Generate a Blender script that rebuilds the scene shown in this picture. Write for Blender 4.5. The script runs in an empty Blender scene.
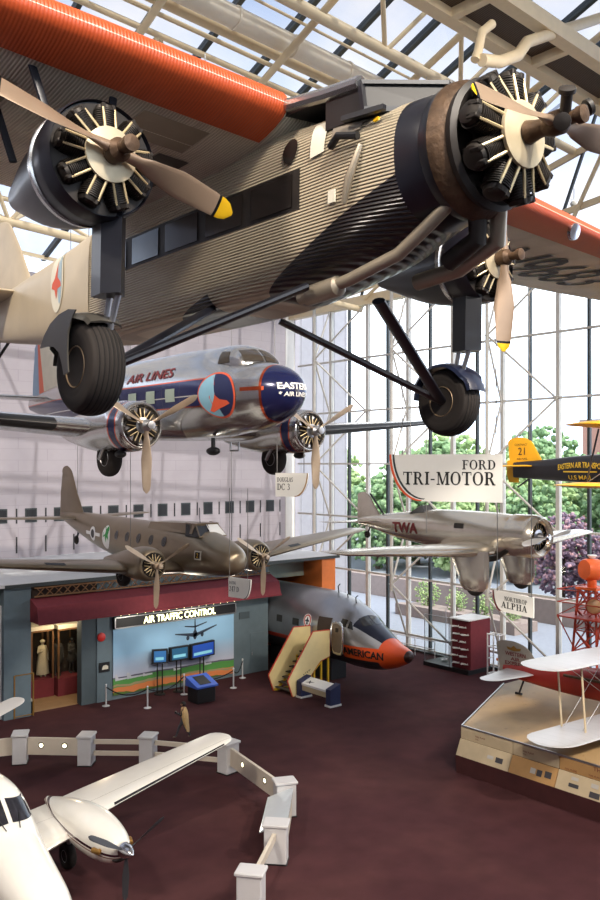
WHZ, WUP, SUN, EXPO, FILL = 1.5, 1.1, 3.0, .8, 11000
import bpy, bmesh, math, random
from mathutils import Vector, Matrix, Euler
PI = math.pi
RNG = random.Random(7)
SC = bpy.context.scene
COL = SC.collection
# ---------------------------------------------------------------- camera frame (600 x 900 photograph)
FPX, U0, V0, H = 862.0, 300.0, 463.0, 11.0
CX, CY = 0.7678, 0.6407          # room X axis = (right .7678, ahead .6407); room Y axis = (right -.6407, ahead .7678)

def at(u, v, X=None, Y=None, Z=None, D=None):
    """room point seen at pixel (u,v) on the plane X=, Y=, Z= or at depth D"""
    a = (u-U0)/FPX; c = (V0-v)/FPX
    dx = a*CX+CY; dy = -a*CY+CX
    if X is not None: t = X/dx
    elif Y is not None: t = Y/dy
    elif Z is not None: t = (Z-H)/c
    else: t = D
    return Vector((dx*t, dy*t, H+c*t))

# ---------------------------------------------------------------- materials
def C(r, g=None, b=None):
    if g is None: g = b = r
    f = lambda x: (x/255/12.92) if x/255 <= .04045 else ((x/255+.055)/1.055)**2.4
    return (f(r), f(g), f(b), 1.0)

class Ex:
    """a node socket one can calculate with"""
    def __init__(s, nt, sock): s.nt = nt; s.k = sock
    def _m(s, op, o=None, o2=None, rev=False):
        n = s.nt.nodes.new('ShaderNodeMath'); n.operation = op
        L = [s, o, o2]
        if rev: L[0], L[1] = L[1], L[0]
        for i, x in enumerate(L):
            if x is None: continue
            if isinstance(x, Ex): s.nt.links.new(x.k, n.inputs[i])
            else: n.inputs[i].default_value = float(x)
        return Ex(s.nt, n.outputs[0])
    def __add__(s, o): return s._m('ADD', o)
    __radd__ = __add__
    def __sub__(s, o): return s._m('SUBTRACT', o)
    def __rsub__(s, o): return s._m('SUBTRACT', o, rev=True)
    def __mul__(s, o): return s._m('MULTIPLY', o)
    __rmul__ = __mul__
    def __truediv__(s, o): return s._m('DIVIDE', o)
    def __neg__(s): return s*-1
    def gt(s, o): return s._m('GREATER_THAN', o)
    def lt(s, o): return s._m('LESS_THAN', o)
    def abs(s): return s._m('ABSOLUTE')
    def sin(s): return s._m('SINE')
    def sqrt(s): return s._m('SQRT')
    def pow(s, o): return s._m('POWER', o)
    def frac(s): return s._m('FRACT')
    def floor(s): return s._m('FLOOR')
    def min(s, o): return s._m('MINIMUM', o)
    def max(s, o): return s._m('MAXIMUM', o)
    def clamp(s): return s.max(0).min(1)
    def lin(s, a, b): return ((s-a)/(b-a)).clamp()

class Mat:
    def __init__(s, name, base, rough=.5, metal=0., var=.05, vscale=3., emit=None, estr=1., coat=0., spec=.5, alpha=1.):
        s.m = bpy.data.materials.new(name); s.m.use_nodes = True
        s.nt = s.m.node_tree; s.b = s.nt.nodes['Principled BSDF']
        s.tc = s.nt.nodes.new('ShaderNodeTexCoord')
        sx = s.nt.nodes.new('ShaderNodeSeparateXYZ'); s.nt.links.new(s.tc.outputs['Object'], sx.inputs[0])
        s.x, s.y, s.z = (Ex(s.nt, sx.outputs[i]) for i in range(3))
        s.col = base
        s.b.inputs['Roughness'].default_value = rough; s.b.inputs['Metallic'].default_value = metal
        s.b.inputs['Coat Weight'].default_value = coat; s.b.inputs['Coat Roughness'].default_value = .08
        s.b.inputs['Specular IOR Level'].default_value = spec
        s.cs = None; s.var = var; s.vs = vscale; s.layers = []
        if emit: s.b.inputs['Emission Color'].default_value = emit; s.b.inputs['Emission Strength'].default_value = estr
        s.done = False; s.h = None
    def noise(s, scale, detail=2., rough=.5, vec=None):
        n = s.nt.nodes.new('ShaderNodeTexNoise'); n.inputs['Scale'].default_value = scale
        n.inputs['Detail'].default_value = detail; n.inputs['Roughness'].default_value = rough
        s.nt.links.new(vec or s.tc.outputs['Object'], n.inputs['Vector']); return Ex(s.nt, n.outputs['Fac'])
    def over(s, mask, color): s.layers.append((mask, color)); return s
    def bump(s, e, strength=.5, dist=.01):
        n = s.nt.nodes.new('ShaderNodeBump'); n.inputs['Strength'].default_value = strength; n.inputs['Distance'].default_value = dist
        s.nt.links.new(e.k, n.inputs['Height']); s.nt.links.new(n.outputs[0], s.b.inputs['Normal']); return s
    def rough(s, e): s.nt.links.new(e.k, s.b.inputs['Roughness']); return s
    def metal(s, e): s.nt.links.new(e.k, s.b.inputs['Metallic']); return s
    def fin(s):
        if s.done: return s.m
        s.done = True; nt = s.nt
        def mix(fac, a, b):
            n = nt.nodes.new('ShaderNodeMix'); n.data_type = 'RGBA'
            for sock, val in ((n.inputs[0], fac), (n.inputs[6], a), (n.inputs[7], b)):
                if isinstance(val, Ex): nt.links.new(val.k, sock)
                elif isinstance(val, tuple): sock.default_value = val
                elif isinstance(val, (int, float)): sock.default_value = val
                else: nt.links.new(val, sock)
            return n.outputs[2]
        cur = s.col
        for m, c in s.layers: cur = mix(m, cur, c)
        if s.var:
            n = s.noise(s.vs, 4.)
            k = n.lin(.3, .7)*(2*s.var)+(1-s.var)
            mm = nt.nodes.new('ShaderNodeVectorMath'); mm.operation = 'SCALE'
            if isinstance(cur, tuple): mm.inputs[0].default_value = cur[:3]
            else: nt.links.new(cur, mm.inputs[0])
            nt.links.new(k.k, mm.inputs['Scale']); cur = mm.outputs[0]
        if isinstance(cur, tuple): s.b.inputs['Base Color'].default_value = cur
        else: nt.links.new(cur, s.b.inputs['Base Color'])
        return s.m

M = {}
def mk(key, *a, **k):
    M[key] = Mat(key, *a, **k); return M[key]
def glass(key, tint, gloss=.06):
    m = bpy.data.materials.new(key); m.use_nodes = True; nt = m.node_tree; nt.nodes.clear()
    o = nt.nodes.new('ShaderNodeOutputMaterial'); t = nt.nodes.new('ShaderNodeBsdfTransparent'); g = nt.nodes.new('ShaderNodeBsdfGlossy')
    t.inputs[0].default_value = tint; g.inputs['Roughness'].default_value = .03; g.inputs[0].default_value = (1, 1, 1, 1)
    lw = nt.nodes.new('ShaderNodeLayerWeight'); lw.inputs[0].default_value = .12
    k = Ex(nt, lw.outputs['Fresnel'])*.4+gloss*.1
    mx = nt.nodes.new('ShaderNodeMixShader'); nt.links.new(k.k, mx.inputs[0]); nt.links.new(t.outputs[0], mx.inputs[1]); nt.links.new(g.outputs[0], mx.inputs[2])
    nt.links.new(mx.outputs[0], o.inputs[0])
    class G: pass
    gg = G(); gg.fin = lambda: m; M[key] = gg
def getm(k): return M[k].fin()

# ---------------------------------------------------------------- mesh building
class MB:
    def __init__(s): s.v = []; s.f = []
    def add(s, vs, fs):
        o = len(s.v); s.v += [Vector(p) for p in vs]; s.f += [tuple(i+o for i in f) for f in fs]; return s
    def hexa(s, p):  # bottom 4 then top 4
        return s.add(p, [(3, 2, 1, 0), (4, 5, 6, 7), (0, 1, 5, 4), (1, 2, 6, 5), (2, 3, 7, 6), (3, 0, 4, 7)])
    def box(s, c, d, rz=0., bev=0.):
        c = Vector(c); x, y, z = d[0]/2, d[1]/2, d[2]/2; r = Matrix.Rotation(rz, 3, 'Z')
        if not bev:
            return s.hexa([c+r@Vector(q) for q in ((-x, -y, -z), (x, -y, -z), (x, y, -z), (-x, y, -z), (-x, -y, z), (x, -y, z), (x, y, z), (-x, y, z))])
        b = min(bev, x*.9, y*.9, z*.9)
        rings = []
        for zz, ins in ((-z, b), (-z+b, 0), (z-b, 0), (z, b)):
            X, Y = x-ins, y-ins; k = b*.99 if not ins else b*.5
            rings.append([c+r@Vector(q) for q in ((-X+k, -Y, zz), (X-k, -Y, zz), (X, -Y+k, zz), (X, Y-k, zz), (X-k, Y, zz), (-X+k, Y, zz), (-X, Y-k, zz), (-X, -Y+k, zz))])
        return s.loft(rings)
    def bx(s, x0, x1, y0, y1, z0, z1, bev=0.): return s.box(((x0+x1)/2, (y0+y1)/2, (z0+z1)/2), (x1-x0, y1-y0, z1-z0), 0, bev)
    def loft(s, rings, cap=True, closed=True):
        n = len(rings[0]); fs = []; vs = [p for r in rings for p in r]
        for i in range(len(rings)-1):
            for j in range(n if closed else n-1):
                k = (j+1) % n; fs.append((i*n+j, i*n+k, (i+1)*n+k, (i+1)*n+j))
        if cap: fs.append(tuple(range(n-1, -1, -1))); fs.append(tuple((len(rings)-1)*n+j for j in range(n)))
        return s.add(vs, fs)
    def tube(s, pts, r, n=10, flat=1., up=None):
        pts = [Vector(p) for p in pts]; rings = []; q = None
        for i, p in enumerate(pts):
            d = (pts[min(i+1, len(pts)-1)]-pts[max(i-1, 0)]).normalized()
            if q is None:
                ref = Vector(up) if up else (Vector((0, 0, 1)) if abs(d.z) < .9 else Vector((1, 0, 0)))
                q = (ref-d*ref.dot(d)).normalized()
            else: q = (q-d*q.dot(d)).normalized()
            w = d.cross(q); rr = r[i] if isinstance(r, (list, tuple)) else r
            rings.append([p+q*(rr*flat*math.cos(2*PI*j/n))+w*(rr*math.sin(2*PI*j/n)) for j in range(n)])
        return s.loft(rings)
    def beam(s, a, b, w, h, up=(0, 0, 1)):
        a = Vector(a); b = Vector(b); d = (b-a).normalized(); q = Vector(up); q = (q-d*q.dot(d)).normalized(); e = d.cross(q)
        R = lambda p: [p+e*(sx*w/2)+q*(sz*h/2) for sx, sz in ((-1, -1), (1, -1), (1, 1), (-1, 1))]
        return s.loft([R(a), R(b)])
    def lathe(s, prof, o=(0, 0, 0), ax=(1, 0, 0), n=32, cap=True, sy=1., a0=0.):
        o = Vector(o); ax = Vector(ax).normalized(); ref = Vector((0, 0, 1)) if abs(ax.z) < .9 else Vector((0, 1, 0))
        e1 = (ref-ax*ref.dot(ax)).normalized(); e2 = ax.cross(e1)
        return s.loft([[o+ax*d+e1*(r*math.cos(2*PI*j/n+a0))+e2*(r*sy*math.sin(2*PI*j/n+a0)) for j in range(n)] for d, r in prof], cap)
    def prism(s, poly, ext):
        ext = Vector(ext); p = [Vector(q) for q in poly]; return s.loft([p, [q+ext for q in p]])
    def ell(s, c, r, n=16, m=10):
        c = Vector(c); R = []
        for i in range(m+1):
            t = PI*i/m; k = max(math.sin(t), .02)
            R.append([c+Vector((r[0]*k*math.cos(2*PI*j/n), r[1]*k*math.sin(2*PI*j/n), -r[2]*math.cos(t))) for j in range(n)])
        return s.loft(R)
    def map(s, fn): s.v = [Vector(fn(p)) for p in s.v]; return s
    def xf(s, m): s.v = [m@p for p in s.v]; return s
    def build(s, name, mat, parent=None, w=True, ang=35., recalc=True, label=None, mats=None, fmat=None):
        me = bpy.data.meshes.new(name); vs = s.v
        if parent is not None and w:
            inv = RM[parent.name].inverted(); vs = [inv@p for p in vs]
        me.from_pydata([tuple(p) for p in vs], [], s.f)
        if recalc:
            bm = bmesh.new(); bm.from_mesh(me); bmesh.ops.recalc_face_normals(bm, faces=bm.faces); bm.to_mesh(me); bm.free()
        me.polygons.foreach_set('use_smooth', [True]*len(me.polygons)); me.set_sharp_from_angle(angle=math.radians(ang))
        me.materials.append(getm(mat))
        me.update(); o = bpy.data.objects.new(name, me); COL.objects.link(o)
        if parent is not None: o.parent = parent; RM[o.name] = RM[parent.name]
        else: RM[o.name] = Matrix()
        if label: o['label'] = label
        return o

RM = {}
def E(name, label, cat, loc=(0, 0, 0), rz=0., rx=0., group=None, ry=0.):
    o = bpy.data.objects.new(name, None); COL.objects.link(o); o.empty_display_size = .2
    o.location = loc; o.rotation_euler = (rx, ry, rz); tag(o, label, cat, group)
    RM[o.name] = Matrix.Translation(Vector(loc)) @ Euler((rx, ry, rz)).to_matrix().to_4x4(); return o
def tag(o, label, cat, group=None):
    o['label'] = label; o['category'] = cat
    if group: o['group'] = group
    return o
def struct(o): o['kind'] = 'structure'; return o
def kids(o): return [c for c in bpy.data.objects if c.parent == o]
def copy_tree(o, parent=None, loc=None, rz=None, label=None):
    c = o.copy(); COL.objects.link(c)
    if parent is not None: c.parent = parent
    if loc is not None: c.location = loc
    if rz is not None: c.rotation_euler = (c.rotation_euler[0], c.rotation_euler[1], rz)
    if label: c['label'] = label
    for k in kids(o): copy_tree(k, c)
    return c

# ---------------------------------------------------------------- lofted bodies
def cr(p0, p1, p2, p3, t):
    return [.5*((2*b)+(-a+c)*t+(2*a-5*b+4*c-d)*t*t+(-a+3*b-3*c+d)*t**3) for a, b, c, d in zip(p0, p1, p2, p3)]
class Fus:
    """stations (x, zc, half width, up, down, exponent), nose first, x falling"""
    def __init__(s, st, sub=4):
        L = []
        for i in range(len(st)-1):
            p = [st[max(i-1, 0)], st[i], st[i+1], st[min(i+2, len(st)-1)]]
            for k in range(sub):
                q = cr(*p, k/sub); q = [q[0]]+q[1:2]+[max(v, .004) for v in q[2:]]; L.append(q)
        L.append(list(st[-1])); s.L = L
    def sec(s, x):
        L = s.L
        if x >= L[0][0]: return L[0]
        for a, b in zip(L, L[1:]):
            if b[0] <= x:
                t = (a[0]-x)/max(a[0]-b[0], 1e-6); return [p+(q-p)*t for p, q in zip(a, b)]
        return L[-1]
    def ring(s, q, n, y0=0., off=0.):
        x, zc, hw, up, dn, e = q; R = []
        for j in range(n):
            t = 2*PI*j/n; c, d = math.cos(t), math.sin(t)
            y = math.copysign(abs(c)**(2/e), c)*(hw+off); z = math.copysign(abs(d)**(2/e), d)*((up if d > 0 else dn)+off)
            R.append(Vector((x, y0+y, zc+z)))
        return R
    def mesh(s, n=48, mb=None, y0=0.):
        mb = mb or MB(); mb.loft([s.ring(q, n, y0) for q in s.L]); return mb
    def side(s, x, z, sgn=-1, off=0.):
        x_, zc, hw, up, dn, e = s.sec(x); h = (up if z > zc else dn)
        k = min(abs(z-zc)/h, .999); y = hw*(1-k**e)**(1/e); return Vector((x, sgn*(y+off), z))
    def front(s, y, z, off=.01):
        def ins(q):
            x_, zc, hw, up, dn, e = q; h = up if z > zc else dn
            return (abs(y)/hw)**e+(abs(z-zc)/h)**e <= 1
        hi = s.L[-1][0]
        for i, q in enumerate(s.L):
            if ins(q):
                a, b = (s.L[i-1][0] if i else q[0]), q[0]
                for _ in range(14):
                    m_ = (a+b)/2
                    if ins(s.sec(m_)): b = m_
                    else: a = m_
                return Vector((b+off, y, z))
        return Vector((hi, y, z))
    def front_patch(s, bl, br, tr, tl, off=.015, n=8, m=5):
        rows = []
        for i in range(m+1):
            v = i/m; rows.append([s.front((bl[0]*(1-j/n)+br[0]*j/n)*(1-v)+(tl[0]*(1-j/n)+tr[0]*j/n)*v, (bl[1]*(1-j/n)+br[1]*j/n)*(1-v)+(tl[1]*(1-j/n)+tr[1]*j/n)*v, off) for j in range(n+1)])
        return MB().loft(rows, cap=False, closed=False)
    def patch(s, outline, sgn=-1, off=.012, n=12, m=8):
        """a sheet lying on the side inside a 4-corner outline [(x,z) bl, br, tr, tl]"""
        bl, br, tr, tl = outline; rows = []
        for i in range(m+1):
            v = i/m; r = []
            for j in range(n+1):
                u = j/n; x = (bl[0]*(1-u)+br[0]*u)*(1-v)+(tl[0]*(1-u)+tr[0]*u)*v; z = (bl[1]*(1-u)+br[1]*u)*(1-v)+(tl[1]*(1-u)+tr[1]*u)*v
                r.append(s.side(x, z, sgn, off))
            rows.append(r)
        return MB().loft(rows, cap=False, closed=False)
    def disc(s, x, z, rx, rz, sgn=-1, off=.012, n=32, rings=6):
        mb = MB(); vs = [s.side(x, z, sgn, off)]; fs = []
        for i in range(1, rings+1):
            for j in range(n):
                t = 2*PI*j/n; vs.append(s.side(x+rx*i/rings*math.cos(t), z+rz*i/rings*math.sin(t), sgn, off))
        for j in range(n): fs.append((0, 1+j, 1+(j+1) % n))
        for i in range(rings-1):
            for j in range(n):
                k = (j+1) % n; fs.append((1+i*n+j, 1+(i+1)*n+j, 1+(i+1)*n+k, 1+i*n+k))
        return mb.add(vs, fs)

def foil(n=12):
    P = []
    th = lambda s: 5*(.2969*math.sqrt(s)-.126*s-.3516*s*s+.2843*s**3-.1036*s**4)
    ss = [(1-math.cos(PI*i/n))/2 for i in range(n+1)]
    for q in reversed(ss): P.append((q, th(q)+.12*q*(1-q)*1.0))
    for q in ss[1:-1]: P.append((q, -th(q)*.85+.12*q*(1-q)*1.0))
    return P
FOIL = foil()
def wing(st, side=1, mb=None, tip=.5, vert=False, inc=0.):
    """stations (y, x leading edge, chord, z, thickness share); side -1 = starboard; vert: y runs up"""
    mb = mb or MB(); st = list(st); a, b = st[-2], st[-1]; L = list(st)
    if tip:
        for k in (.35, .65, .85, .96, 1.0):
            sh = math.sqrt(max(1-k*k, .0)); sh = max(sh, .12); c = b[2]*sh
            sl = (b[1]-a[1])/max(b[0]-a[0], .01); dz = (b[3]-a[3])/max(b[0]-a[0], .01)
            L.append((b[0]+tip*k, b[1]+sl*tip*k-(b[2]-c)*.4, c, b[3]+dz*tip*k, b[4]*max(sh, .5)))
    R = []
    for y, xl, c, z, t in L:
        r = []
        for s_, h in FOIL:
            if vert: r.append(Vector((xl-c*s_, z+h*t*c-.06*0, y)))
            else: r.append(Vector((xl-c*s_, side*y, z+h*t*c-inc*c*s_)))
        R.append(r)
    if vert:
        for r, q in zip(R, L):
            m = len(r)
            for i, (s_, h) in enumerate(FOIL):
                hh = (h-.12*s_*(1-s_)); r[i].y = q[3]+hh*q[4]*q[2]
    mb.loft(R); return mb
def on_wing(st, y, s, side, below=True, off=.012, inc=0.):
    for a, b in zip(st, st[1:]):
        if a[0] <= y <= b[0] or b is st[-1]:
            t = (y-a[0])/(b[0]-a[0]); q = [p+(r-p)*t for p, r in zip(a, b)]; break
    th = 5*(.2969*math.sqrt(s)-.126*s-.3516*s*s+.2843*s**3-.1036*s**4); cam = .12*s*(1-s)
    h = (-th*.85+cam) if below else th+cam
    return Vector((q[1]-q[2]*s, side*q[0], q[3]+h*q[4]*q[2]-inc*q[2]*s+(-off if below else off)))

# ---------------------------------------------------------------- lettering
_tc = {}
def text_geo(s, bold=0.):
    k = (s, bold)
    if k in _tc: return _tc[k]
    cu = bpy.data.curves.new('t', 'FONT'); cu.body = s; cu.align_x = 'CENTER'; cu.offset = bold; cu.resolution_u = 3
    o = bpy.data.objects.new('t', cu); COL.objects.link(o); bpy.context.view_layer.update()
    me = bpy.data.meshes.new_from_object(o.evaluated_get(bpy.context.evaluated_depsgraph_get()))
    vs = [(v.co.x, v.co.y) for v in me.vertices]; fs = [tuple(p.vertices) for p in me.polygons]
    bpy.data.objects.remove(o); bpy.data.meshes.remove(me); bpy.data.curves.remove(cu)
    xs = [v[0] for v in vs]; x0, x1 = min(xs), max(xs); ym = max(v[1] for v in vs)
    vs = [((x-x0)/ym, y/ym) for x, y in vs]; _tc[k] = (vs, fs, (x1-x0)/ym); return _tc[k]

def serif_geo(s):
    """slab-serif capitals: thick stems, thin bars, bracketed feet; cap height 1"""
    T, t = .2, .085; V = []; F = []
    def quad(p): o = len(V); V.extend(p); F.append(tuple(range(o, o+len(p))))
    def bar(x0, y0, x1, y1): quad([(x0, y0), (x1, y0), (x1, y1), (x0, y1)])
    def stem(x, y0=0., y1=1., w=T, s0=1, s1=1, e=.1):
        bar(x, y0, x+w, y1)
        if s0: bar(x-e, y0, x+w+e, y0+t)
        if s1: bar(x-e, y1-t, x+w+e, y1)
    def dia(x0, y0, x1, y1, w): quad([(x0, y0), (x0+w, y0), (x1+w, y1), (x1, y1)])
    def arc(cx, cy, rx, ry, a0, a1, T=T, t=t, n=14):
        for i in range(n):
            p = []
            for a in (a0+(a1-a0)*i/n, a0+(a1-a0)*(i+1)/n):
                a = math.radians(a); k = t+(T-t)*abs(math.cos(a))
                p.append(((cx+rx*math.cos(a), cy+ry*math.sin(a)), (cx+(rx-k)*math.cos(a), cy+(ry-max(t, k*.45))*math.sin(a))))
            quad([p[0][0], p[1][0], p[1][1], p[0][1]])
    x = 0.
    def sh(k, w):
        for i in range(k, len(V)): V[i] = (V[i][0]+x, V[i][1])
        return w
    for ch in s:
        k = len(V); w = .6
        if ch == ' ': w = .3
        elif ch == '-': bar(.05, .36, .4, .46); w = .45
        elif ch == 'I': stem(.1); w = .37
        elif ch == 'T': stem(.32, s1=0); bar(0, .92, .81, 1); bar(0, .74, .06, 1); bar(.75, .74, .81, 1); w = .81
        elif ch == 'F': stem(.1); bar(.2, 1-t, .7, 1); bar(.64, .74, .7, 1); bar(.2, .5, .55, .56); bar(.49, .4, .55, .66); w = .72
        elif ch == 'E': stem(.1); bar(.2, 1-t, .72, 1); bar(.66, .76, .72, 1); bar(.2, .5, .55, .56); bar(.49, .4, .55, .66); bar(.2, 0, .75, t); bar(.69, 0, .75, .26); w = .77
        elif ch == 'L': stem(.1); bar(.2, 0, .68, t); bar(.62, 0, .68, .28); w = .7
        elif ch == 'H': stem(.1); stem(.62); bar(.2, .49, .7, .55); w = .9
        elif ch == 'D': stem(.1, s0=1, s1=1); arc(.38, .5, .48, .5, -90, 90); bar(.2, 0, .4, t); bar(.2, 1-t, .4, 1); w = .88
        elif ch in 'PR':
            stem(.1); arc(.4, .74, .33, .26, -90, 90, T*.95); bar(.2, 1-t, .42, 1); bar(.2, .48, .42, .48+t); w = .76
            if ch == 'R': dia(.68, 0, .4, .5, T); bar(.66, 0, .92, t); w = .93
        elif ch == 'B': stem(.1); arc(.38, .755, .28, .245, -90, 90); arc(.4, .27, .34, .27, -90, 90); bar(.2, 0, .42, t); bar(.2, .5, .42, .55); bar(.2, 1-t, .42, 1); w = .78
        elif ch == 'O': arc(.45, .5, .45, .52, 0, 360, n=30); w = .9
        elif ch in 'CG':
            arc(.45, .5, .45, .52, 40, 320, n=24); bar(.74, .68, .8, .98); w = .84
            if ch == 'G': stem(.64, 0.08, .42, s0=0, s1=1); w = .9
        elif ch == 'S': arc(.32, .75, .3, .27, 30, 270, T*.9); arc(.32, .25, .32, .27, -150, 90, T*.9); bar(.54, .7, .6, .98); bar(.0, .02, .06, .32); w = .66
        elif ch == 'A': dia(.06, 0, .38, 1, t*1.1); dia(.62, 0, .33, 1, T); bar(.2, .3, .65, .36); bar(-.04, 0, .22, t); bar(.54, 0, .9, t); w = .88
        elif ch == 'M': stem(.12, w=t, e=.1); stem(.86, s0=1); dia(.46, 0.02, .12, 1, T*.9); dia(.5, .02, .86, 1, t); w = 1.13
        elif ch == 'N': stem(.1, w=t); stem(.72, w=t); dia(.62, 0, .08, 1, T); w = .88
        elif ch == 'U': stem(.1, .3, 1, s0=0); stem(.68, .3, 1, w=t, s0=0); arc(.42, .32, .32, .34, 180, 360, T*.9); w = .86
        elif ch == '2': arc(.3, .7, .28, .3, -20, 170, T*.85); dia(.0, 0, .42, .6, T*.7); bar(0, 0, .58, .09); w = .62
        elif ch == '3': arc(.28, .76, .26, .25, -90, 150, T*.85); arc(.28, .27, .3, .28, -150, 90, T*.85); w = .62
        elif ch == '4': stem(.36, s1=0); dia(.0, .28, .36, 1, t); bar(0, .25, .62, .33); w = .66
        elif ch == '7': bar(0, .9, .58, 1); dia(.14, 0, .5, .92, T*.8); bar(0, .76, .06, 1); w = .6
        sh(k, w); x += w+.11
    return V, F, x-.11
def letters(s, org, right, up, h, mat, parent, name='lettering', align=0., width=None, bold=0., serif=False, thick=.0, fn=None, w=True, label=None, mb=None):
    """lay text out from org (baseline, aligned 0 centre / -1 from left / 1 to right); fn maps (s,t) onto a curved skin"""
    vs, fs, tw = serif_geo(s) if serif else text_geo(s, bold)
    kx = (width/tw) if width else h
    org = Vector(org) if org is not None else None
    sh = {-1: 0., 0: -.5, 1: -1.}[int(align)]*tw*kx
    if fn:
        bm_ = bmesh.new(); vv = [bm_.verts.new((x*kx+sh, y*h, 0)) for x, y in vs]
        for f_ in fs:
            try: bm_.faces.new([vv[i] for i in f_])
            except ValueError: pass
        bmesh.ops.triangulate(bm_, faces=bm_.faces)
        for _ in range(3):
            lng = [e_ for e_ in bm_.edges if e_.calc_length() > max(h*.22, .03)]
            if not lng: break
            bmesh.ops.subdivide_edges(bm_, edges=lng, cuts=1); bmesh.ops.triangulate(bm_, faces=bm_.faces)
        bm_.verts.index_update(); P = [fn(v_.co.x, v_.co.y) for v_ in bm_.verts]; fs = [tuple(v_.index for v_ in f_.verts) for f_ in bm_.faces]; bm_.free()
    else:
        right = Vector(right).normalized(); up = Vector(up).normalized(); P = [org+right*(x*kx+sh)+up*(y*h) for x, y in vs]
    if mb is not None: mb.add(P, fs); return None
    return MB().add(P, fs).build(name, mat, parent, w=w, recalc=False, label=label)
# ================================================================ materials of the place
m = mk('carpet', C(67, 38, 41), rough=.95, var=.14, vscale=1.2, spec=.15)
m.over(m.noise(.25, 3.).lin(.45, .62)*.35, C(86, 54, 52)); m.bump(m.noise(90., 2.), .3, .01)
m = mk('wall_stone', C(168, 159, 162), rough=.75, var=.04, vscale=.6)
def blocks(m, bw, bh, zoff=0., axis='x'):
    row = ((m.z+zoff)/bh); h = (row.frac()-.5).abs().gt(.482)
    ax = getattr(m, axis); sh = row.floor()*.5
    v = (((ax/bw)+sh).frac()-.5).abs().gt(.494); return h.max(v), row, ax
h, row, ax = blocks(m, 1.675*2, .62)
m.over(h*.45, C(138, 130, 133)); m.over(m.noise(1.4, 1., vec=None).lin(.5, .75)*.25, C(156, 145, 149))
mk('stone_outside', C(158, 156, 164), rough=.8, var=.04)
mk('beam_white', C(224, 204, 168), rough=.45, var=.04, spec=.4)
mk('duct_white', C(238, 226, 204), rough=.4, var=.03)
mk('mullion_white', C(198, 194, 186), rough=.45, var=.03)
mk('mullion_dark', C(52, 58, 58), rough=.5, var=.1)
m = mk('louvre', C(92, 76, 62), rough=.7); m.over((m.y*14.).frac().gt(.6), C(52, 42, 34))
mk('roof_solid', C(190, 182, 170), rough=.8)
glass('glass_pane', (.93, .97, .97, 1)); glass('glass_roof', (.42, .44, .48, 1), .05); glass('glass_case', (.93, .95, .94, 1), .08)
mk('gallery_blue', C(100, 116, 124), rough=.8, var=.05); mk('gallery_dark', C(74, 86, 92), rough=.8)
mk('roof_deck', C(206, 206, 206), rough=.8, var=.04); mk('gallery_green', C(158, 170, 158), rough=.8, var=.05)
mk('orange_panel', C(232, 128, 62), rough=.6); mk('awning', C(120, 44, 52), rough=.85, var=.08, vscale=5.)
mk('lattice', C(120, 84, 52), rough=.7, var=.2); mk('interior_dark', C(60, 48, 40), rough=.9); mk('interior_floor', C(150, 120, 88), rough=.6, var=.1)
mk('chrome', C(200, 200, 204), rough=.2, metal=1.); mk('steel', C(170, 170, 172), rough=.35, metal=.9); mk('black', C(22, 22, 24), rough=.5, var=.1); mk('rope', C(20, 20, 22), rough=.9)
mk('white', C(236, 234, 230), rough=.5, var=.02); mk('glow', C(255, 250, 220), emit=C(255, 244, 200), estr=3.0, var=0); mk('glow_sign', C(255, 255, 200), emit=C(255, 252, 190), estr=2.2, var=0)
mk('red', C(200, 40, 34), rough=.5); mk('paper', C(214, 208, 190), rough=.7); mk('brass', C(170, 130, 70), rough=.4, metal=.7)
mk('black_text', C(22, 24, 24), rough=.6, var=0); mk('white_text', C(236, 232, 224), rough=.6, var=0); mk('yellow_text', C(240, 196, 60), rough=.6, var=0); mk('maroon_text', C(120, 40, 40), rough=.6, var=0)
mk('rubber', C(40, 36, 34), rough=.85, var=.12, vscale=6., spec=.25); mk('wire', C(120, 118, 116), rough=.5, metal=.5)

# ================================================================ room shell
WX, WY = 37.7, 46.2
EAVE = 21.0
def roofz(x, y): return 21.4+(WY-y)*.36+(WX-x)*.067
struct(MB().bx(-14, WX+.4, -8, WY+.5, -.4, 0).build('floor', 'carpet'))
struct(MB().bx(-14.4, -14, -8, WY+.5, 0, 44).build('wall_back', 'wall_stone'))
wn = MB(); wn.bx(-14, WX+.4, -8.4, -8, 0, 13.5); wn.bx(12.5, WX+.4, -8.4, -8, 13.5, 44); wn.bx(-14, 12.5, -8.4, -8, 32.5, 44); struct(wn.build('wall_near', 'wall_stone'))
w0 = struct(MB().add([(-14, -8.2, 13.5), (12.5, -8.2, 13.5), (12.5, -8.2, 32.5), (-14, -8.2, 32.5)], [(0, 1, 2, 3)]).build('window_40', 'glass_pane'))  # unseen glazed opening added to admit sun and sky light
mb = MB()
for x in (-10.5, -7, -3.5, 0, 9): mb.bx(x-.1, x+.1, -8.3, -8.1, 13.5, 32.5)
for z in (18, 23, 28): mb.bx(-14, 12.5, -8.28, -8.12, z-.06, z+.06)
mb.build('mullion', 'mullion_white', w0)
wl = MB(); wl.bx(-14, WX+.2, WY, WY+.6, 0, 21.6); ow_ = MB(); ow_.bx(WX+.36, 43.0, WY-.05, WY+.6, -.1, 24)
for k in range(5): ow_.bx(38.6+k*1.05, 38.66+k*1.05, WY-.08, WY, 0, 24)
struct(ow_.build('wall_outside', 'stone_outside'))
struct(wl.build('wall_left', 'wall_stone'))
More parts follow.
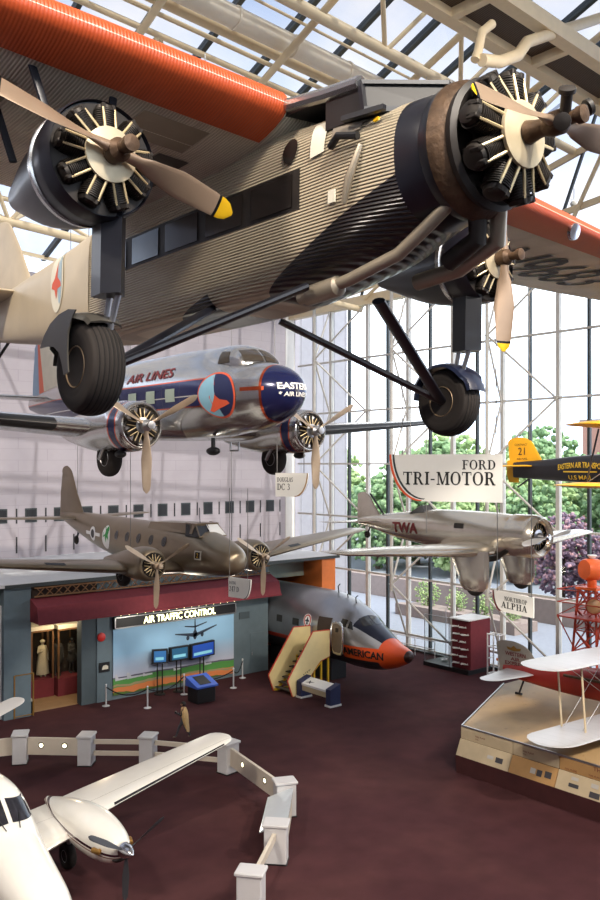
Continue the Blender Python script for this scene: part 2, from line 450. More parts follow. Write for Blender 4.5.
# small square windows and slots along the left wall
n = 0
for k in range(12):
    x = 17.47+k*1.675
    fr = MB(); fr.bx(x-.34, x+.34, WY-.03, WY+.02, 7.72, 8.5); n += 1
    g = struct(fr.build('window_%d' % n, 'mullion_dark'))
    p = MB().bx(x-.27, x+.27, WY-.05, WY-.02, 7.8, 8.42).build('pane', 'black', g)
    sl = MB().bx(x+.82, x+.9, WY-.02, WY+.02, 7.68, 8.5)
    sl.bx(x+.82, x+.9, WY-.02, WY+.02, 6.05, 6.95); struct(sl.build('trim_%d' % (k+1), 'black'))
struct(MB().bx(WX-.45, WX+.35, WY-.02, WY+.6, 0, 21.6).build('trim_30', 'mullion_white'))
# ---- window wall: bays of two panes between white mullions
Y0, DY = 24.97-3.42*6, 3.42
zs = [.12, .85, 4.2, 7.58, 10.95, 14.28, 17.6, 21.0]
for k in range(12):
    ya, yb = Y0+k*DY, min(Y0+(k+1)*DY, WY)
    if yb <= ya+.2: continue
    n += 1; yf = ya+DY/2 if ya+DY/2 < WY-.3 else None
    wm = MB()
    wm.bx(WX-.02, WX+.22, ya-.1, ya+.1, 0, EAVE)
    for z in zs: wm.bx(WX-.06, WX+.1, ya+.13, yb-.13 if yb < WY else yb, z-.055, z+.055)
    win = struct(wm.build('window_%d' % n, 'mullion_white'))
    if yf: MB().bx(WX+.02, WX+.2, yf-.07, yf+.07, 0, EAVE).build('mullion', 'mullion_dark', win)
    MB().bx(WX+.27, WX+.33, ya+.12, ya+.26, 0, EAVE).build('gasket', 'mullion_dark', win)
    gm = MB(); gm.add([(WX+.05, ya+.13, .1), (WX+.05, yb-.13, .1), (WX+.05, yb-.13, EAVE), (WX+.05, ya+.13, EAVE)], [(0, 1, 2, 3)])
    gm.build('pane', 'glass_pane', win)
struct(MB().bx(WX-.35, WX+.3, -8, WY, 0, .12).build('baseboard_right', 'mullion_dark'))
struct(MB().bx(WX-.15, WX+.4, -8, WY, EAVE-.1, EAVE+.5).build('trim_31', 'beam_white'))
# ---- window trusses standing inside the glass
PX = 36.0
nd = [4.0, 10.9, 17.6]
gz = [.85, 7.58, 14.28, 20.9]
for k, yk in enumerate((14.71, 21.55, 28.39, 35.23, 42.07)):
    tb = MB(); yk -= .35
    tb.tube([(PX, yk, 3.6), (PX, yk, 21.6)], .1, 10)
    for z in nd:
        tb.tube([(PX, yk, z), (PX, yk, z+.01)], .17, 10)
        for dz in (-3.38, 3.38):
            for dy in (-DY, 0):
                if yk+dy > WY-.3: continue
                b = (WX-.03, yk+.35+dy, z+dz)
                if z == nd[0] and dz < 0: b = (WX-.03, yk+.35+dy, .7)
                tb.tube([(PX, yk, z), b], .06, 8)
    struct(tb.build('window_truss', 'mullion_white'))
# low guard rail along the glass
gr = MB()
for y in (32.2, 33.7, 35.2, 36.8): gr.tube([(36.7, y, 0), (36.7, y, 1.0)], .025, 6)
for z in (.55, 1.0): gr.tube([(36.7, 32.2, z), (36.7, 36.8, z)], .025, 6)
tag(gr.build('guard_rail', 'white'), 'thin white tube guard rail along the foot of the window wall', 'railing')

# ---- glazed gable between the window wall and the roof
n += 1
gv = [(WX+.05, y, EAVE+.4) for y in (-8, WY)]+[(WX+.05, y, roofz(WX, y)) for y in (WY, -8)]
gw = struct(MB().add(gv, [(0, 1, 2, 3)]).build('window_%d' % n, 'glass_roof'))
y = Y0+.6
while y < WY-.5:
    MB().beam((WX, y, EAVE+.3), (WX, y-3.2*(roofz(WX, y)-EAVE)/8., roofz(WX, y)), .1, .16, (1, 0, 0)).build('mullion', 'mullion_dark', gw); y += DY
for f_ in (.3, .62): MB().beam((WX-.1, 2, EAVE+(roofz(WX, 2)-EAVE)*f_), (WX-.1, WY, EAVE+(roofz(WX, WY)-EAVE)*f_), .16, .3).build('transom', 'beam_white', gw)
y = Y0
while y < WY-2:
    MB().tube([(WX-.25, y, EAVE+.2), (WX-.25, y-4, EAVE+.2+min(7, roofz(WX, y)-EAVE-1))], .11, 8).build('brace', 'beam_white', gw); y += DY*2
# ---- roof: sloped glazing, dark rafters, purlins, triangular tube trusses, ducts
SG = .067
def rl(y, z, x): return Vector((x, y, z-(x-24)*SG))     # along the room, falling slightly to the glass
q = lambda x, y, d=0: Vector((x, y, roofz(x, y)+d))
XA, XB, YA = -14, WX+.3, 18.0
gl = MB(); gl.add([q(XA, YA), q(XB, YA), q(XB, WY+.5), q(XA, WY+.5)], [(0, 1, 2, 3)])
ceil = struct(MB().hexa([q(XA, -8, 0), q(XB, -8, 0), q(XB, YA, 0), q(XA, YA, 0), q(XA, -8, .4), q(XB, -8, .4), q(XB, YA, .4), q(XA, YA, .4)]).build('ceiling', 'roof_solid'))  # unseen part of the roof, made solid to keep sun off the floor
n += 1; sky = struct(gl.build('window_%d' % n, 'glass_roof'))
x = 3.8
while x < WX:
    MB().beam(q(x, YA, .05), q(x, WY+.4, .05), .22, .3).build('rafter', 'mullion_dark', sky); x += 2.7
for y in (19.5, 26.5, 33.5, 40.5, 46.2):
    MB().beam(q(XA, y, -.1), q(XB, y, -.1), .16, .2).build('purlin', 'beam_white', sky)
def z_at(u, v, y):
    p = at(u, v, Y=y); return p.z+(p.x-24)*SG
def run(name, y, z, r, mat, n=12, x0=-2., x1=None):
    return struct(MB().tube([rl(y, z, x0), rl(y, z, x1 or WX)], r, n).build(name, mat))
zA = z_at(372, 45, 24.0)
def truss(y, zl, up=2.4, half=2.0, r=.2, skip=0):
    b = MB(); b.tube([rl(y, zl, -2), rl(y, zl, WX)], r, 14)
    for s in (-1, 1): b.tube([rl(y+s*half, zl+up-s*half*.36, -2), rl(y+s*half, zl+up-s*half*.36, WX)], r*.62, 10)
    x = 1.4
    while x < WX-2:
        for s in (-1, 1):
            T = lambda xx: rl(y+s*half, zl+up-s*half*.36, xx)
            b.tube([rl(y, zl, x), T(x-2.3)], .1, 8); b.tube([rl(y, zl, x), T(x+2.3)], .1, 8)
        x += 4.6
    return struct(b.build('ceiling_truss', 'beam_white'))
truss(24.0, zA)
truss(17.4, zA+2.3); truss(31.6, zA-3.0); truss(39.2, zA-5.7)
run('ceiling_duct', 27.0, z_at(295, 47, 27.0), .42, 'duct_white', 20)
dct = MB()
for k in range(14): 
    x = -1+k*2.9; c = rl(27.0, z_at(295, 47, 27.0), x); dct.lathe([(-.05, .46), (.05, .46)], c, (1, 0, -SG), 20)
struct(dct.build('duct_collar', 'duct_white'))
run('ceiling_pipe', 28.2, z_at(280, 56, 28.2), .26, 'beam_white', 14)
run('ceiling_pipe', 29.2, z_at(272, 66, 29.2), .1, 'beam_white', 8)
run('ceiling_pipe', 26.2, z_at(330, 40, 26.2)+.1, .06, 'beam_white', 8)
# broad pair of box beams with a louvred run between
zE = z_at(530, 40, 18.6)
for dy, w in ((-.95, .5), (.95, .5)):
    struct(MB().beam(rl(18.6+dy, zE, -2), rl(18.6+dy, zE, WX), w, .55).build('ceiling_beam', 'beam_white'))
struct(MB().beam(rl(18.6, zE+.12, -2), rl(18.6, zE+.12, WX), 1.4, .16).build('ceiling_louvre', 'louvre'))
lb = MB()
x = 0.
while x < WX:
    lb.beam(rl(17.6, zE-.02, x), rl(19.6, zE-.02, x), .3, .5); x += 4.6
struct(lb.build('ceiling_beam', 'beam_white'))
# cross tubes up the slope
for x, dz, y0, y1, r in ((21.6, -.9, 18.6, 33, .15), (27.4, -.9, 18.6, 36, .15), (33, -.9, 18.6, 38, .15), (16, -.9, 18.6, 38, .15)):
    struct(MB().tube([Vector((x, y0, roofz(x, y0)-2.2)), Vector((x, y1, roofz(x, y1)-2.2))], r, 12).build('ceiling_tube', 'beam_white'))
# bent pipe loop under the louvred beam
P = [at(475, 60, Y=17.4), at(478, 52, Y=17.4), at(482, 32, Y=17.4), at(492, 24, Y=17.4)]
P2 = [at(482, 60, Y=17.2), at(500, 62, Y=17.2), at(518, 55, Y=17.2), at(527, 42, Y=17.3), at(545, 36, Y=17.6), at(600, 18, Y=18.2)]
struct(MB().tube(P2, .2, 12).build('ceiling_pipe', 'beam_white')); struct(MB().tube(P, .15, 12).build('ceiling_pipe', 'beam_white'))
# exterior: terrace, planters, trees, far building
mk('terrace', C(140, 144, 156), rough=.85, var=.05); mk('planter', C(150, 134, 128), rough=.85, var=.06)
m = mk('leaf_green', C(142, 168, 112), rough=.8, var=.3, vscale=2.5); m.over(m.noise(1.2, 3.).lin(.45, .7), C(194, 210, 152))  # both tree greens paled, with the outdoor haze put into the colour
m = mk('leaf_dark', C(118, 148, 104), rough=.8, var=.3, vscale=2.5); m.over(m.noise(1.5, 3.).lin(.5, .7), C(164, 186, 138))
m = mk('leaf_purple', C(122, 104, 124), rough=.8, var=.25, vscale=3.); m.over(m.noise(2.6, 3.).lin(.52, .62), C(206, 160, 166))
mk('bark', C(96, 82, 70), rough=.9); m = mk('brick_far', C(176, 132, 116), rough=.9); m.over(((m.z/3.2).frac().gt(.45))*((m.x/2.6).frac().gt(.5)), C(120, 116, 116))
struct(MB().bx(WX+.4, 160, -40, 140, -.6, -.05).build('terrace', 'terrace'))
pl = MB(); pl.bx(51, 52, 12, 60, -.1, 1.6); pl.bx(52, 53.4, 12, 60, -.1, 1.3)
tag(pl.build('planter_wall', 'planter'), 'long pale stone planter wall beyond the terrace outside', 'wall')
pl = MB(); pl.bx(45.8, 46.5, 33.5, 44, -.1, .75); pl.bx(46.5, 48.3, 33.5, 44, -.1, .6)
tag(pl.build('planter_box', 'planter'), 'low pale planter box on the terrace just outside the glass', 'planter')
def clump(mb, c, r, rng, k=26, sub=0):
    for i in range(k):
        d = Vector((rng.gauss(0, 1), rng.gauss(0, 1), rng.gauss(0, .8))).normalized()*r*rng.uniform(.35, 1.)
        p = c+d; s = r*rng.uniform(.16, .34); V = []
        for a, b_ in ((0, 0), (0, 1), (0, 2), (0, 3), (0, 4)): pass
        ic = ICO; j = rng.uniform(.7, 1.3)
        rr = Matrix.Rotation(rng.uniform(0, 6.28), 3, Vector((rng.uniform(-1, 1), rng.uniform(-1, 1), 1)))
        mb.add([p+rr@Vector((v[0]*s*j*rng.uniform(.75, 1.2), v[1]*s*rng.uniform(.75, 1.2), v[2]*s*.8)) for v in ICO[0]], ICO[1])
_b = bmesh.new(); bmesh.ops.create_icosphere(_b, subdivisions=1, radius=1.)
ICO = ([tuple(v.co) for v in _b.verts], [tuple(v.index for v in f.verts) for f in _b.faces]); _b.free()
def tree(x, y, h, r, mat, label, group, name='tree', z0=1., k=60):
    rng = random.Random(int(x*7+y*13)); t = E(name, label, 'tree' if name == 'tree' else 'shrub', (x, y, -.05), group=group)
    cr_ = MB(); clump(cr_, Vector((x, y, z0+(h-z0)*.5)), 1., rng, 1)
    cr_ = MB()
    for i in range(k):
        d = Vector((rng.gauss(0, 1), rng.gauss(0, 1), rng.gauss(0, 1))).normalized()*(rng.random()**.4)
        p = Vector((x+d.x*r, y+d.y*r, z0+(h-z0)*(.5+.5*d.z))); s = r*rng.uniform(.04, .11)
        rr = Matrix.Rotation(rng.uniform(0, 6.28), 3, Vector((rng.uniform(-1, 1), rng.uniform(-1, 1), 1)))
        cr_.add([p+rr@Vector((v[0]*s*rng.uniform(.8, 1.2), v[1]*s*rng.uniform(.8, 1.2), v[2]*s*.75)) for v in ICO[0]], ICO[1])
    cr_.build('crown', mat, t, ang=20)
    MB().tube([(x, y, -.05), (x+.1, y, z0+(h-z0)*.5)], [r*.07, r*.04], 8).build('trunk', 'bark', t)
    return t
for i, (x, y, h, r) in enumerate(((70, 64, 12.5, 5.6), (74, 53, 12.3, 5.6), (77, 42, 13, 5.6), (78, 31, 13, 5.4), (88, 36, 14, 6), (87, 48, 14, 6), (85, 60, 14, 6), (66, 75, 12.3, 5.4), (79, 20, 13, 5.6), (90, 24, 14.4, 6), (102, 40, 16, 6.6), (101, 54, 16, 6.6), (99, 68, 16, 6.6), (97, 82, 16, 6.6), (84, 72, 14, 6), (78, 88, 14, 6), (64, 64, 9.5, 4.2), (66, 55, 9, 4.2), (68, 47, 9, 4))):
    tree(x, y, h, r*.95, 'leaf_green' if i % 2 else 'leaf_dark', 'leafy green tree in the tree line beyond the terrace', 'trees beyond the terrace', z0=.1, k=1000)
for i, (x, y, h, r) in enumerate(((56.6, 37, 7.4, 2.6), (57, 31.5, 8.2, 2.7), (57.4, 26, 8.6, 2.8), (57.8, 20.4, 8.2, 2.7))):
    tree(x, y, h, r, 'leaf_purple', 'purple-leaved tree with pink blotches behind the planter wall', 'purple-leaved trees behind the planter wall', z0=.6, k=900)
for i, (x, y, h, r) in enumerate(((47.4, 34.9, 1.7, .7), (47.4, 37.2, 2., .8), (47.4, 39.6, 2.2, .8), (47.4, 42.3, 2.6, .95))):
    tree(x, y, h, r, 'leaf_green', 'small round green bush growing in the low planter box outside', 'bushes in the low planter box', name='bush', z0=.4, k=260)
fb = E('brick_building', 'long brick building far off above the trees outside', 'building', (130, 60, 0))
MB().bx(128, 140, 15, 80, 0, 17.5).build('wall', 'brick_far', fb); MB().bx(127.6, 140.4, 14.6, 80.4, 17.5, 18.2).build('roof', 'planter', fb)
# a pair of little hanging spotlights under the roof
def spot(u, v, y, label):
    p = at(u, v, Y=y); s = E('spotlight', label, 'lamp', p+Vector((0, 0, .8)))
    MB().tube([p+Vector((0, 0, .3)), p+Vector((0, 0, .9))], .03, 6).build('stem', 'white', s)
    MB().lathe([(-.2, .12), (-.15, .16), (.2, .18), (.2, .14), (.05, .1)], p, (.2, -.5, -.8), 14).build('lamp_housing', 'duct_white', s)
    MB().tube([p+Vector((-.2, 0, 0)), p+Vector((-.2, 0, .3)), p+Vector((.2, 0, .3)), p+Vector((.2, 0, 0))], .02, 6).build('bracket', 'white', s)
spot(205, 76, 29.2, 'small white spotlight hung below the roof pipe above the orange wing')
spot(574, 205, 26.2, 'white spotlight under the roof at right above the orange port wing edge')
# ================================================================ gallery box on the left wall
GY = 36.3
def gx(u): return at(u, 500, Y=GY).x
xL, xP, xO, xW, xE, xR = gx(4), gx(31), gx(82), gx(97), gx(268), 32.9
ZR = 5.78
w = MB()
w.bx(-14, xL, GY+.3, WY, 0, ZR-.9)
struct(w.build('wall_gallery_end', 'roof_deck'))
struct(MB().bx(xL, xP, GY, WY-.1, 0, ZR-.12).build('wall_gallery_pier', 'gallery_blue'))
struct(MB().bx(xW, xE, GY, GY+.35, 0, ZR-.12).build('wall_gallery_front', 'gallery_blue'))
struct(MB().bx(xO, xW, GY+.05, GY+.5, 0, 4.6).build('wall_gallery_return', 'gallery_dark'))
struct(MB().bx(xP, xW, GY+.1, GY+.4, 4.55, ZR-.12).build('wall_gallery_lintel', 'interior_dark'))
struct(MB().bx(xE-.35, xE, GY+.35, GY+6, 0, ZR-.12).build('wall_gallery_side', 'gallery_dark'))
struct(MB().bx(xE, xR-.8, GY+5.2, GY+5.5, 0, ZR-.12).build('wall_gallery_recess', 'gallery_green'))
struct(MB().bx(xR-1.0, xR, GY, GY+5.5, 0, ZR-.12).build('trim_gallery', 'orange_panel'))
dk = MB(); dk.bx(-14, xR+.25, GY-.15, WY, ZR-.12, ZR+.02); struct(dk.build('ceiling_gallery', 'roof_deck'))
gr = MB(); gr.bx(xL-.02, xR+.2, GY-.17, GY-.1, ZR-.16, ZR); struct(gr.build('trim_fascia', 'mullion_dark'))
# green lintel panel behind the airliner
struct(MB().bx(xE, xR-1.0, GY+1.6, GY+1.9, 4.55, ZR-.12).build('wall_gallery_header', 'gallery_green'))
# inside of the doorway
struct(MB().bx(xL+.5, xE-1, GY+4.6, GY+4.8, 0, 4.8).build('wall_gallery_back', 'interior_dark'))
struct(MB().bx(xP-.2, xE-1, GY+.4, GY+4.6, -.02, .015).build('floor_gallery', 'interior_floor'))
# lattice girder above the awning
lt = E('lattice_girder', 'brown lattice girder model lying above the maroon awning', 'girder', ((xP+xE)/2, GY-.1, 5.15))
mb = MB()
for z in (5.15, 5.52): mb.bx(xP+.1, xE, GY-.18, GY-.1, z, z+.06)
mb.build('chord', 'lattice', lt)
mb = MB(); k = 0; x = xP+.2
while x < xE-.5:
    mb.beam((x, GY-.14, 5.2), (x+.35, GY-.14, 5.54), .03, .05, (0, 1, 0)); mb.beam((x+.35, GY-.14, 5.2), (x, GY-.14, 5.54), .03, .05, (0, 1, 0)); x += .42
mb.build('lacing', 'lattice', lt)
# awning
aw = E('awning', 'long maroon fabric awning over the gallery front', 'awning', (xP, GY, 4.1)); xa = gx(271)
mb = MB(); mb.prism([(xP-.05, GY-.02, 5.1), (xP-.05, GY-.75, 4.8), (xP-.05, GY-.95, 4.1), (xP-.05, GY-.02, 4.1)], (xa-xP, 0, 0)); mb.build('canopy', 'awning', aw)
mb = MB(); mb.bx(xP-.06, xa-.04, GY-.98, GY-.93, 4.06, 4.14); mb.build('valance', 'awning', aw)
# sign box with lit letters and little lamps
sx0, sx1 = 18.96, 25.85
sg = E('sign', 'black sign box with glowing yellow letters above the airport mural', 'sign', ((sx0+sx1)/2, GY-.05, 3.3))
MB().bx(sx0, sx1, GY-.2, GY, 3.3, 3.84).build('box', 'black', sg)
mb = MB()
for a in ((sx0, sx1, 3.3, 3.35), (sx0, sx1, 3.79, 3.84), (sx0, sx0+.06, 3.3, 3.84), (sx1-.06, sx1, 3.3, 3.84)): mb.bx(a[0], a[1], GY-.22, GY-.19, a[2], a[3])
mb.build('frame', 'steel', sg)
letters('AIR TRAFFIC CONTROL', ((sx0+sx1)/2+.12, GY-.215, 3.41), (1, 0, 0), (0, 0, 1), .32, 'glow_sign', sg, width=4.1, bold=.02)
for k in range(16):
    x = sx0+.3+k*.43; MB().ell((x, GY-.24, 3.92), (.026, .026, .03), 8, 6).build('bulb', 'glow_sign', sg)
# mural
mm = mk('mural', C(146, 190, 222), rough=.6, var=.04, vscale=.8)  # sky of the print lightened in place of light falling on it
gz_ = mm.z; nx = mm.noise(.5, 3.)
mm.over((1.9-gz_).lin(0, 1.3), C(202, 200, 214))
mm.over((gz_+nx*.25).lt(.86), C(86, 150, 74)); mm.over(((gz_+nx*.5-mm.x*.02).lt(.62)), C(214, 128, 74)); mm.over(((gz_+nx*.7).gt(.68))*((gz_+nx*.7).lt(.78)), C(160, 146, 110))
mm.over((gz_+nx*.9).lt(.52), C(84, 112, 52)); mm.over(((gz_+nx*.25).gt(.86))*((gz_+nx*.25).lt(.93)), C(96, 92, 110))
mu = E('mural', 'big photo mural of an airliner landing over an airfield', 'mural', ((sx0+sx1)/2, GY-.02, .2))
o = MB().bx(sx0, sx1-.05, GY-.06, GY-.01, .2, 3.26).build('print', 'mural', mu)
M_off = None
mk('mural_dark', C(44, 58, 78), rough=.6); mk('mural_pale', C(206, 208, 214), rough=.6)
def flat(mb, pts): mb.prism([(x, GY-.062, z) for x, z in pts], (0, -.006, 0))
mb = MB(); cxm, czm = at(195, 634, Y=GY-.06).x, at(195, 634, Y=GY-.06).z
flat(mb, [(cxm-1.15, czm+.1), (cxm-.1, czm-.12), (cxm+.1, czm-.12), (cxm+1.3, czm+.28), (cxm+1.28, czm+.33), (cxm+.12, czm+.06), (cxm-.12, czm+.06), (cxm-1.15, czm+.15)])
flat(mb, [(cxm+.12*math.cos(t), czm-.02+.24*math.sin(t)) for t in [k*PI/8 for k in range(16)]])
flat(mb, [(cxm-.6, czm+.42), (cxm, czm+.32), (cxm+.7, czm+.5), (cxm+.7, czm+.55), (cxm, czm+.4), (cxm-.6, czm+.47)]); flat(mb, [(cxm-.04, czm+.2), (cxm+.05, czm+.2), (cxm+.02, czm+.78), (cxm-.02, czm+.78)])
for s in (-.42, .42): flat(mb, [(cxm+s+.09*math.cos(t), czm-.1+s*.1+.12*math.sin(t)) for t in [k*PI/6 for k in range(12)]])
mb.build('printed_airliner', 'mural_dark', mu)
mb = MB(); 
for k, (ox, sc) in enumerate(((.35, .8), (1.05, 1.1), (1.75, .6), (3.4, .5), (5.2, .5))):
    x = sx0+ox; flat(mb, [(x-.3*sc, .86), (x+.55*sc, .86+.03), (x+.5*sc, .95), (x-.1*sc, .96), (x-.22*sc, 1.16 if k < 2 else 1.0), (x-.32*sc, 1.16 if k < 2 else 1.0)])
mb.build('printed_parked_airliners', 'mural_pale', mu)
# small fittings on the wall
p = at(101, 637, Y=GY); t = tag(MB().lathe([(0, .2), (.06, .2), (.09, .14)], (p.x, GY, p.z), (0, -1, 0), 20).build('alarm_bell', 'red'), 'round red alarm bell on the wall left of the mural', 'alarm')
p = at(104.5, 667, Y=GY); t = E('wall_plaque', 'small dark plaque with a pale picture left of the mural', 'plaque', (p.x, GY, p.z)); MB().bx(p.x-.28, p.x+.24, GY-.05, GY, p.z-.22, p.z+.22).build('board', 'black', t)
MB().prism([(p.x-.16, GY-.056, p.z-.1), (p.x+.16, GY-.056, p.z-.1), (p.x+.16, GY-.056, p.z+.04), (p.x+.05, GY-.056, p.z+.1), (p.x-.1, GY-.056, p.z+.08)], (0, .01, 0)).build('picture', 'paper', t)
dr = struct(MB().bx(gx(250), gx(264), GY-.03, GY, 0.02, 2.1).build('door_1', 'gallery_blue')); MB().bx(gx(250)+.08, gx(250)+.12, GY-.07, GY-.03, .95, 1.1).build('door_handle', 'steel', dr)
p = at(234, 605, Y=GY)
t = tag(MB().bx(gx(239), gx(249), GY-.05, GY, 2.9, 3.25).build('vent_cover', 'gallery_dark'), 'small vent grille high on the wall right of the mural', 'vent')
# ---- monitors on a stand
mn = [(151, 169, 650.5, 664.5), (169.5, 190, 646.5, 660.5), (190.5, 215.5, 643, 658)]
stand_y = GY-.8
blue1 = mk('screen_a', C(50, 90, 130), rough=.3, var=0, emit=C(50, 110, 170), estr=.35); s2 = mk('screen_b', C(40, 80, 110), rough=.3, var=0, emit=C(40, 90, 120), estr=.3); s3 = mk('screen_c', C(36, 70, 150), rough=.3, var=0, emit=C(36, 70, 150), estr=.35)
mk('kiosk_blue', C(60, 96, 190), rough=.35, var=.03); mk('post_steel', C(214, 214, 216), rough=.35, metal=.3)
mk('screen_land', C(120, 170, 190), rough=.3, var=0, emit=C(120, 190, 200), estr=.35)
labs = ('monitor with a pale blue screen, left one of the row before the mural', 'monitor with a teal screen, middle one of the row before the mural', 'monitor with a deep blue screen, right one of the row before the mural')
for i, (u0, u1, v0, v1) in enumerate(mn):
    y0 = stand_y+(.35 if i == 0 else 0); y1 = stand_y+(.0 if i < 2 else .25)
    a = at(u0, (v0+v1)/2+1, Y=y0); b = at(u1, (v0+v1)/2-1, Y=y1); z0 = at((u0+u1)/2, v1, Y=stand_y).z; z1 = at((u0+u1)/2, v0, Y=stand_y).z
    d = (b-a); d.z = 0; L = d.length-.1; d.normalize(); nrm = Vector((d.y, -d.x, 0)); c = (a+b)/2
    t = E('monitor', labs[i], 'monitor', (c.x, c.y, 0), group='monitors before the mural'); RMm = RM[t.name]
    def bxx(s0, s1, o0, o1, za, zb):
        P = lambda s, o, z: Vector((c.x, c.y, 0))+d*s+nrm*o+Vector((0, 0, z))
        return MB().hexa([P(s0, o0, za), P(s1, o0, za), P(s1, o1, za), P(s0, o1, za), P(s0, o0, zb), P(s1, o0, zb), P(s1, o1, zb), P(s0, o1, zb)])
    bxx(-L/2, L/2, -.18, 0, z0, z1).build('case', 'black', t)
    bxx(-L/2+.09, L/2-.09, 0, .012, z0+.07, z1-.07).build('screen', ('screen_a', 'screen_b', 'screen_c')[i], t)
    bxx(-L/2+.16, L/2-.2, .012, .016, z0+.16, z0+.3).build('screen_picture', 'screen_land', t)
    for s in (-.12, .12):
        P = Vector((c.x, c.y, 0))+d*s-nrm*.1; MB().tube([(P.x, P.y, .03), (P.x, P.y, z0)], .03, 8).build('pole', 'black', t)
    MB().lathe([(0, .27), (.03, .27), (.05, .24)], (c.x-nrm.x*.1, c.y-nrm.y*.1, 0), (0, 0, 1), 20).build('base', 'black', t)
# ---- kiosk
p = at(201.5, 701, Z=0); t = E('kiosk', 'dark touch screen kiosk with a lit blue sloping top', 'kiosk', (p.x, p.y, 0))
MB().bx(p.x-.5, p.x+.5, p.y-.42, p.y+.42, 0, .72, .03).build('cabinet', 'black', t)
MB().hexa([(p.x-.58, p.y-.52, .72), (p.x+.58, p.y-.52, .72), (p.x+.58, p.y+.46, .72), (p.x-.58, p.y+.46, .72), (p.x-.58, p.y-.52, .8), (p.x+.58, p.y-.52, .8), (p.x+.58, p.y+.46, 1.14), (p.x-.58, p.y+.46, 1.14)]).build('desk_top', 'kiosk_blue', t)
MB().hexa([(p.x-.3, p.y-.36, .84), (p.x+.3, p.y-.36, .84), (p.x+.3, p.y+.3, 1.075), (p.x-.3, p.y+.3, 1.075), (p.x-.3, p.y-.36, .87), (p.x+.3, p.y-.36, .87), (p.x+.3, p.y+.3, 1.105), (p.x-.3, p.y+.3, 1.105)]).build('screen', 'black', t)
# ---- rope stanchions
st = None; SP = []
for i, (u, v, lab) in enumerate(((106, 706, 'chrome rope stanchion at the left end of the mural'), (147.5, 708, 'chrome rope stanchion below the left monitor of the mural'), (184, 694.5, 'chrome rope stanchion between the monitors and the kiosk'), (233.5, 688, 'chrome rope stanchion just right of the kiosk'), (242.5, 678, 'chrome rope stanchion near the right wall end by the stairs'))):
    p = at(u, v, Z=0); SP.append(p)
    if st is None:
        st = E('stanchion', lab, 'stanchion', p, group='rope stanchions before the mural')
        MB().lathe([(0, .17), (.02, .17), (.05, .06), (.06, .03)], (0, 0, 0), (0, 0, 1), 20).build('base', 'post_steel', st, w=False)
        MB().tube([(0, 0, .05), (0, 0, .92)], .035, 10).build('post', 'post_steel', st, w=False); MB().ell((0, 0, .95), (.045, .045, .05), 10, 8).build('finial', 'post_steel', st, w=False)
    else: copy_tree(st, loc=p, label=lab)
ROPL = ('black rope sagging between the two stanchions left of the monitors', 'black rope sagging under the monitor row', 'black rope behind the kiosk', 'short black rope right of the kiosk')
for i in range(4):
    a, b = SP[i], SP[i+1]; pts = [a.lerp(b, k/10)+Vector((0, 0, .86-.32*(1-(k/5-1)**2))) for k in range(11)]
    tag(MB().tube(pts, .028, 8).build('barrier_rope', 'rope'), ROPL[i], 'rope', 'ropes before the mural')

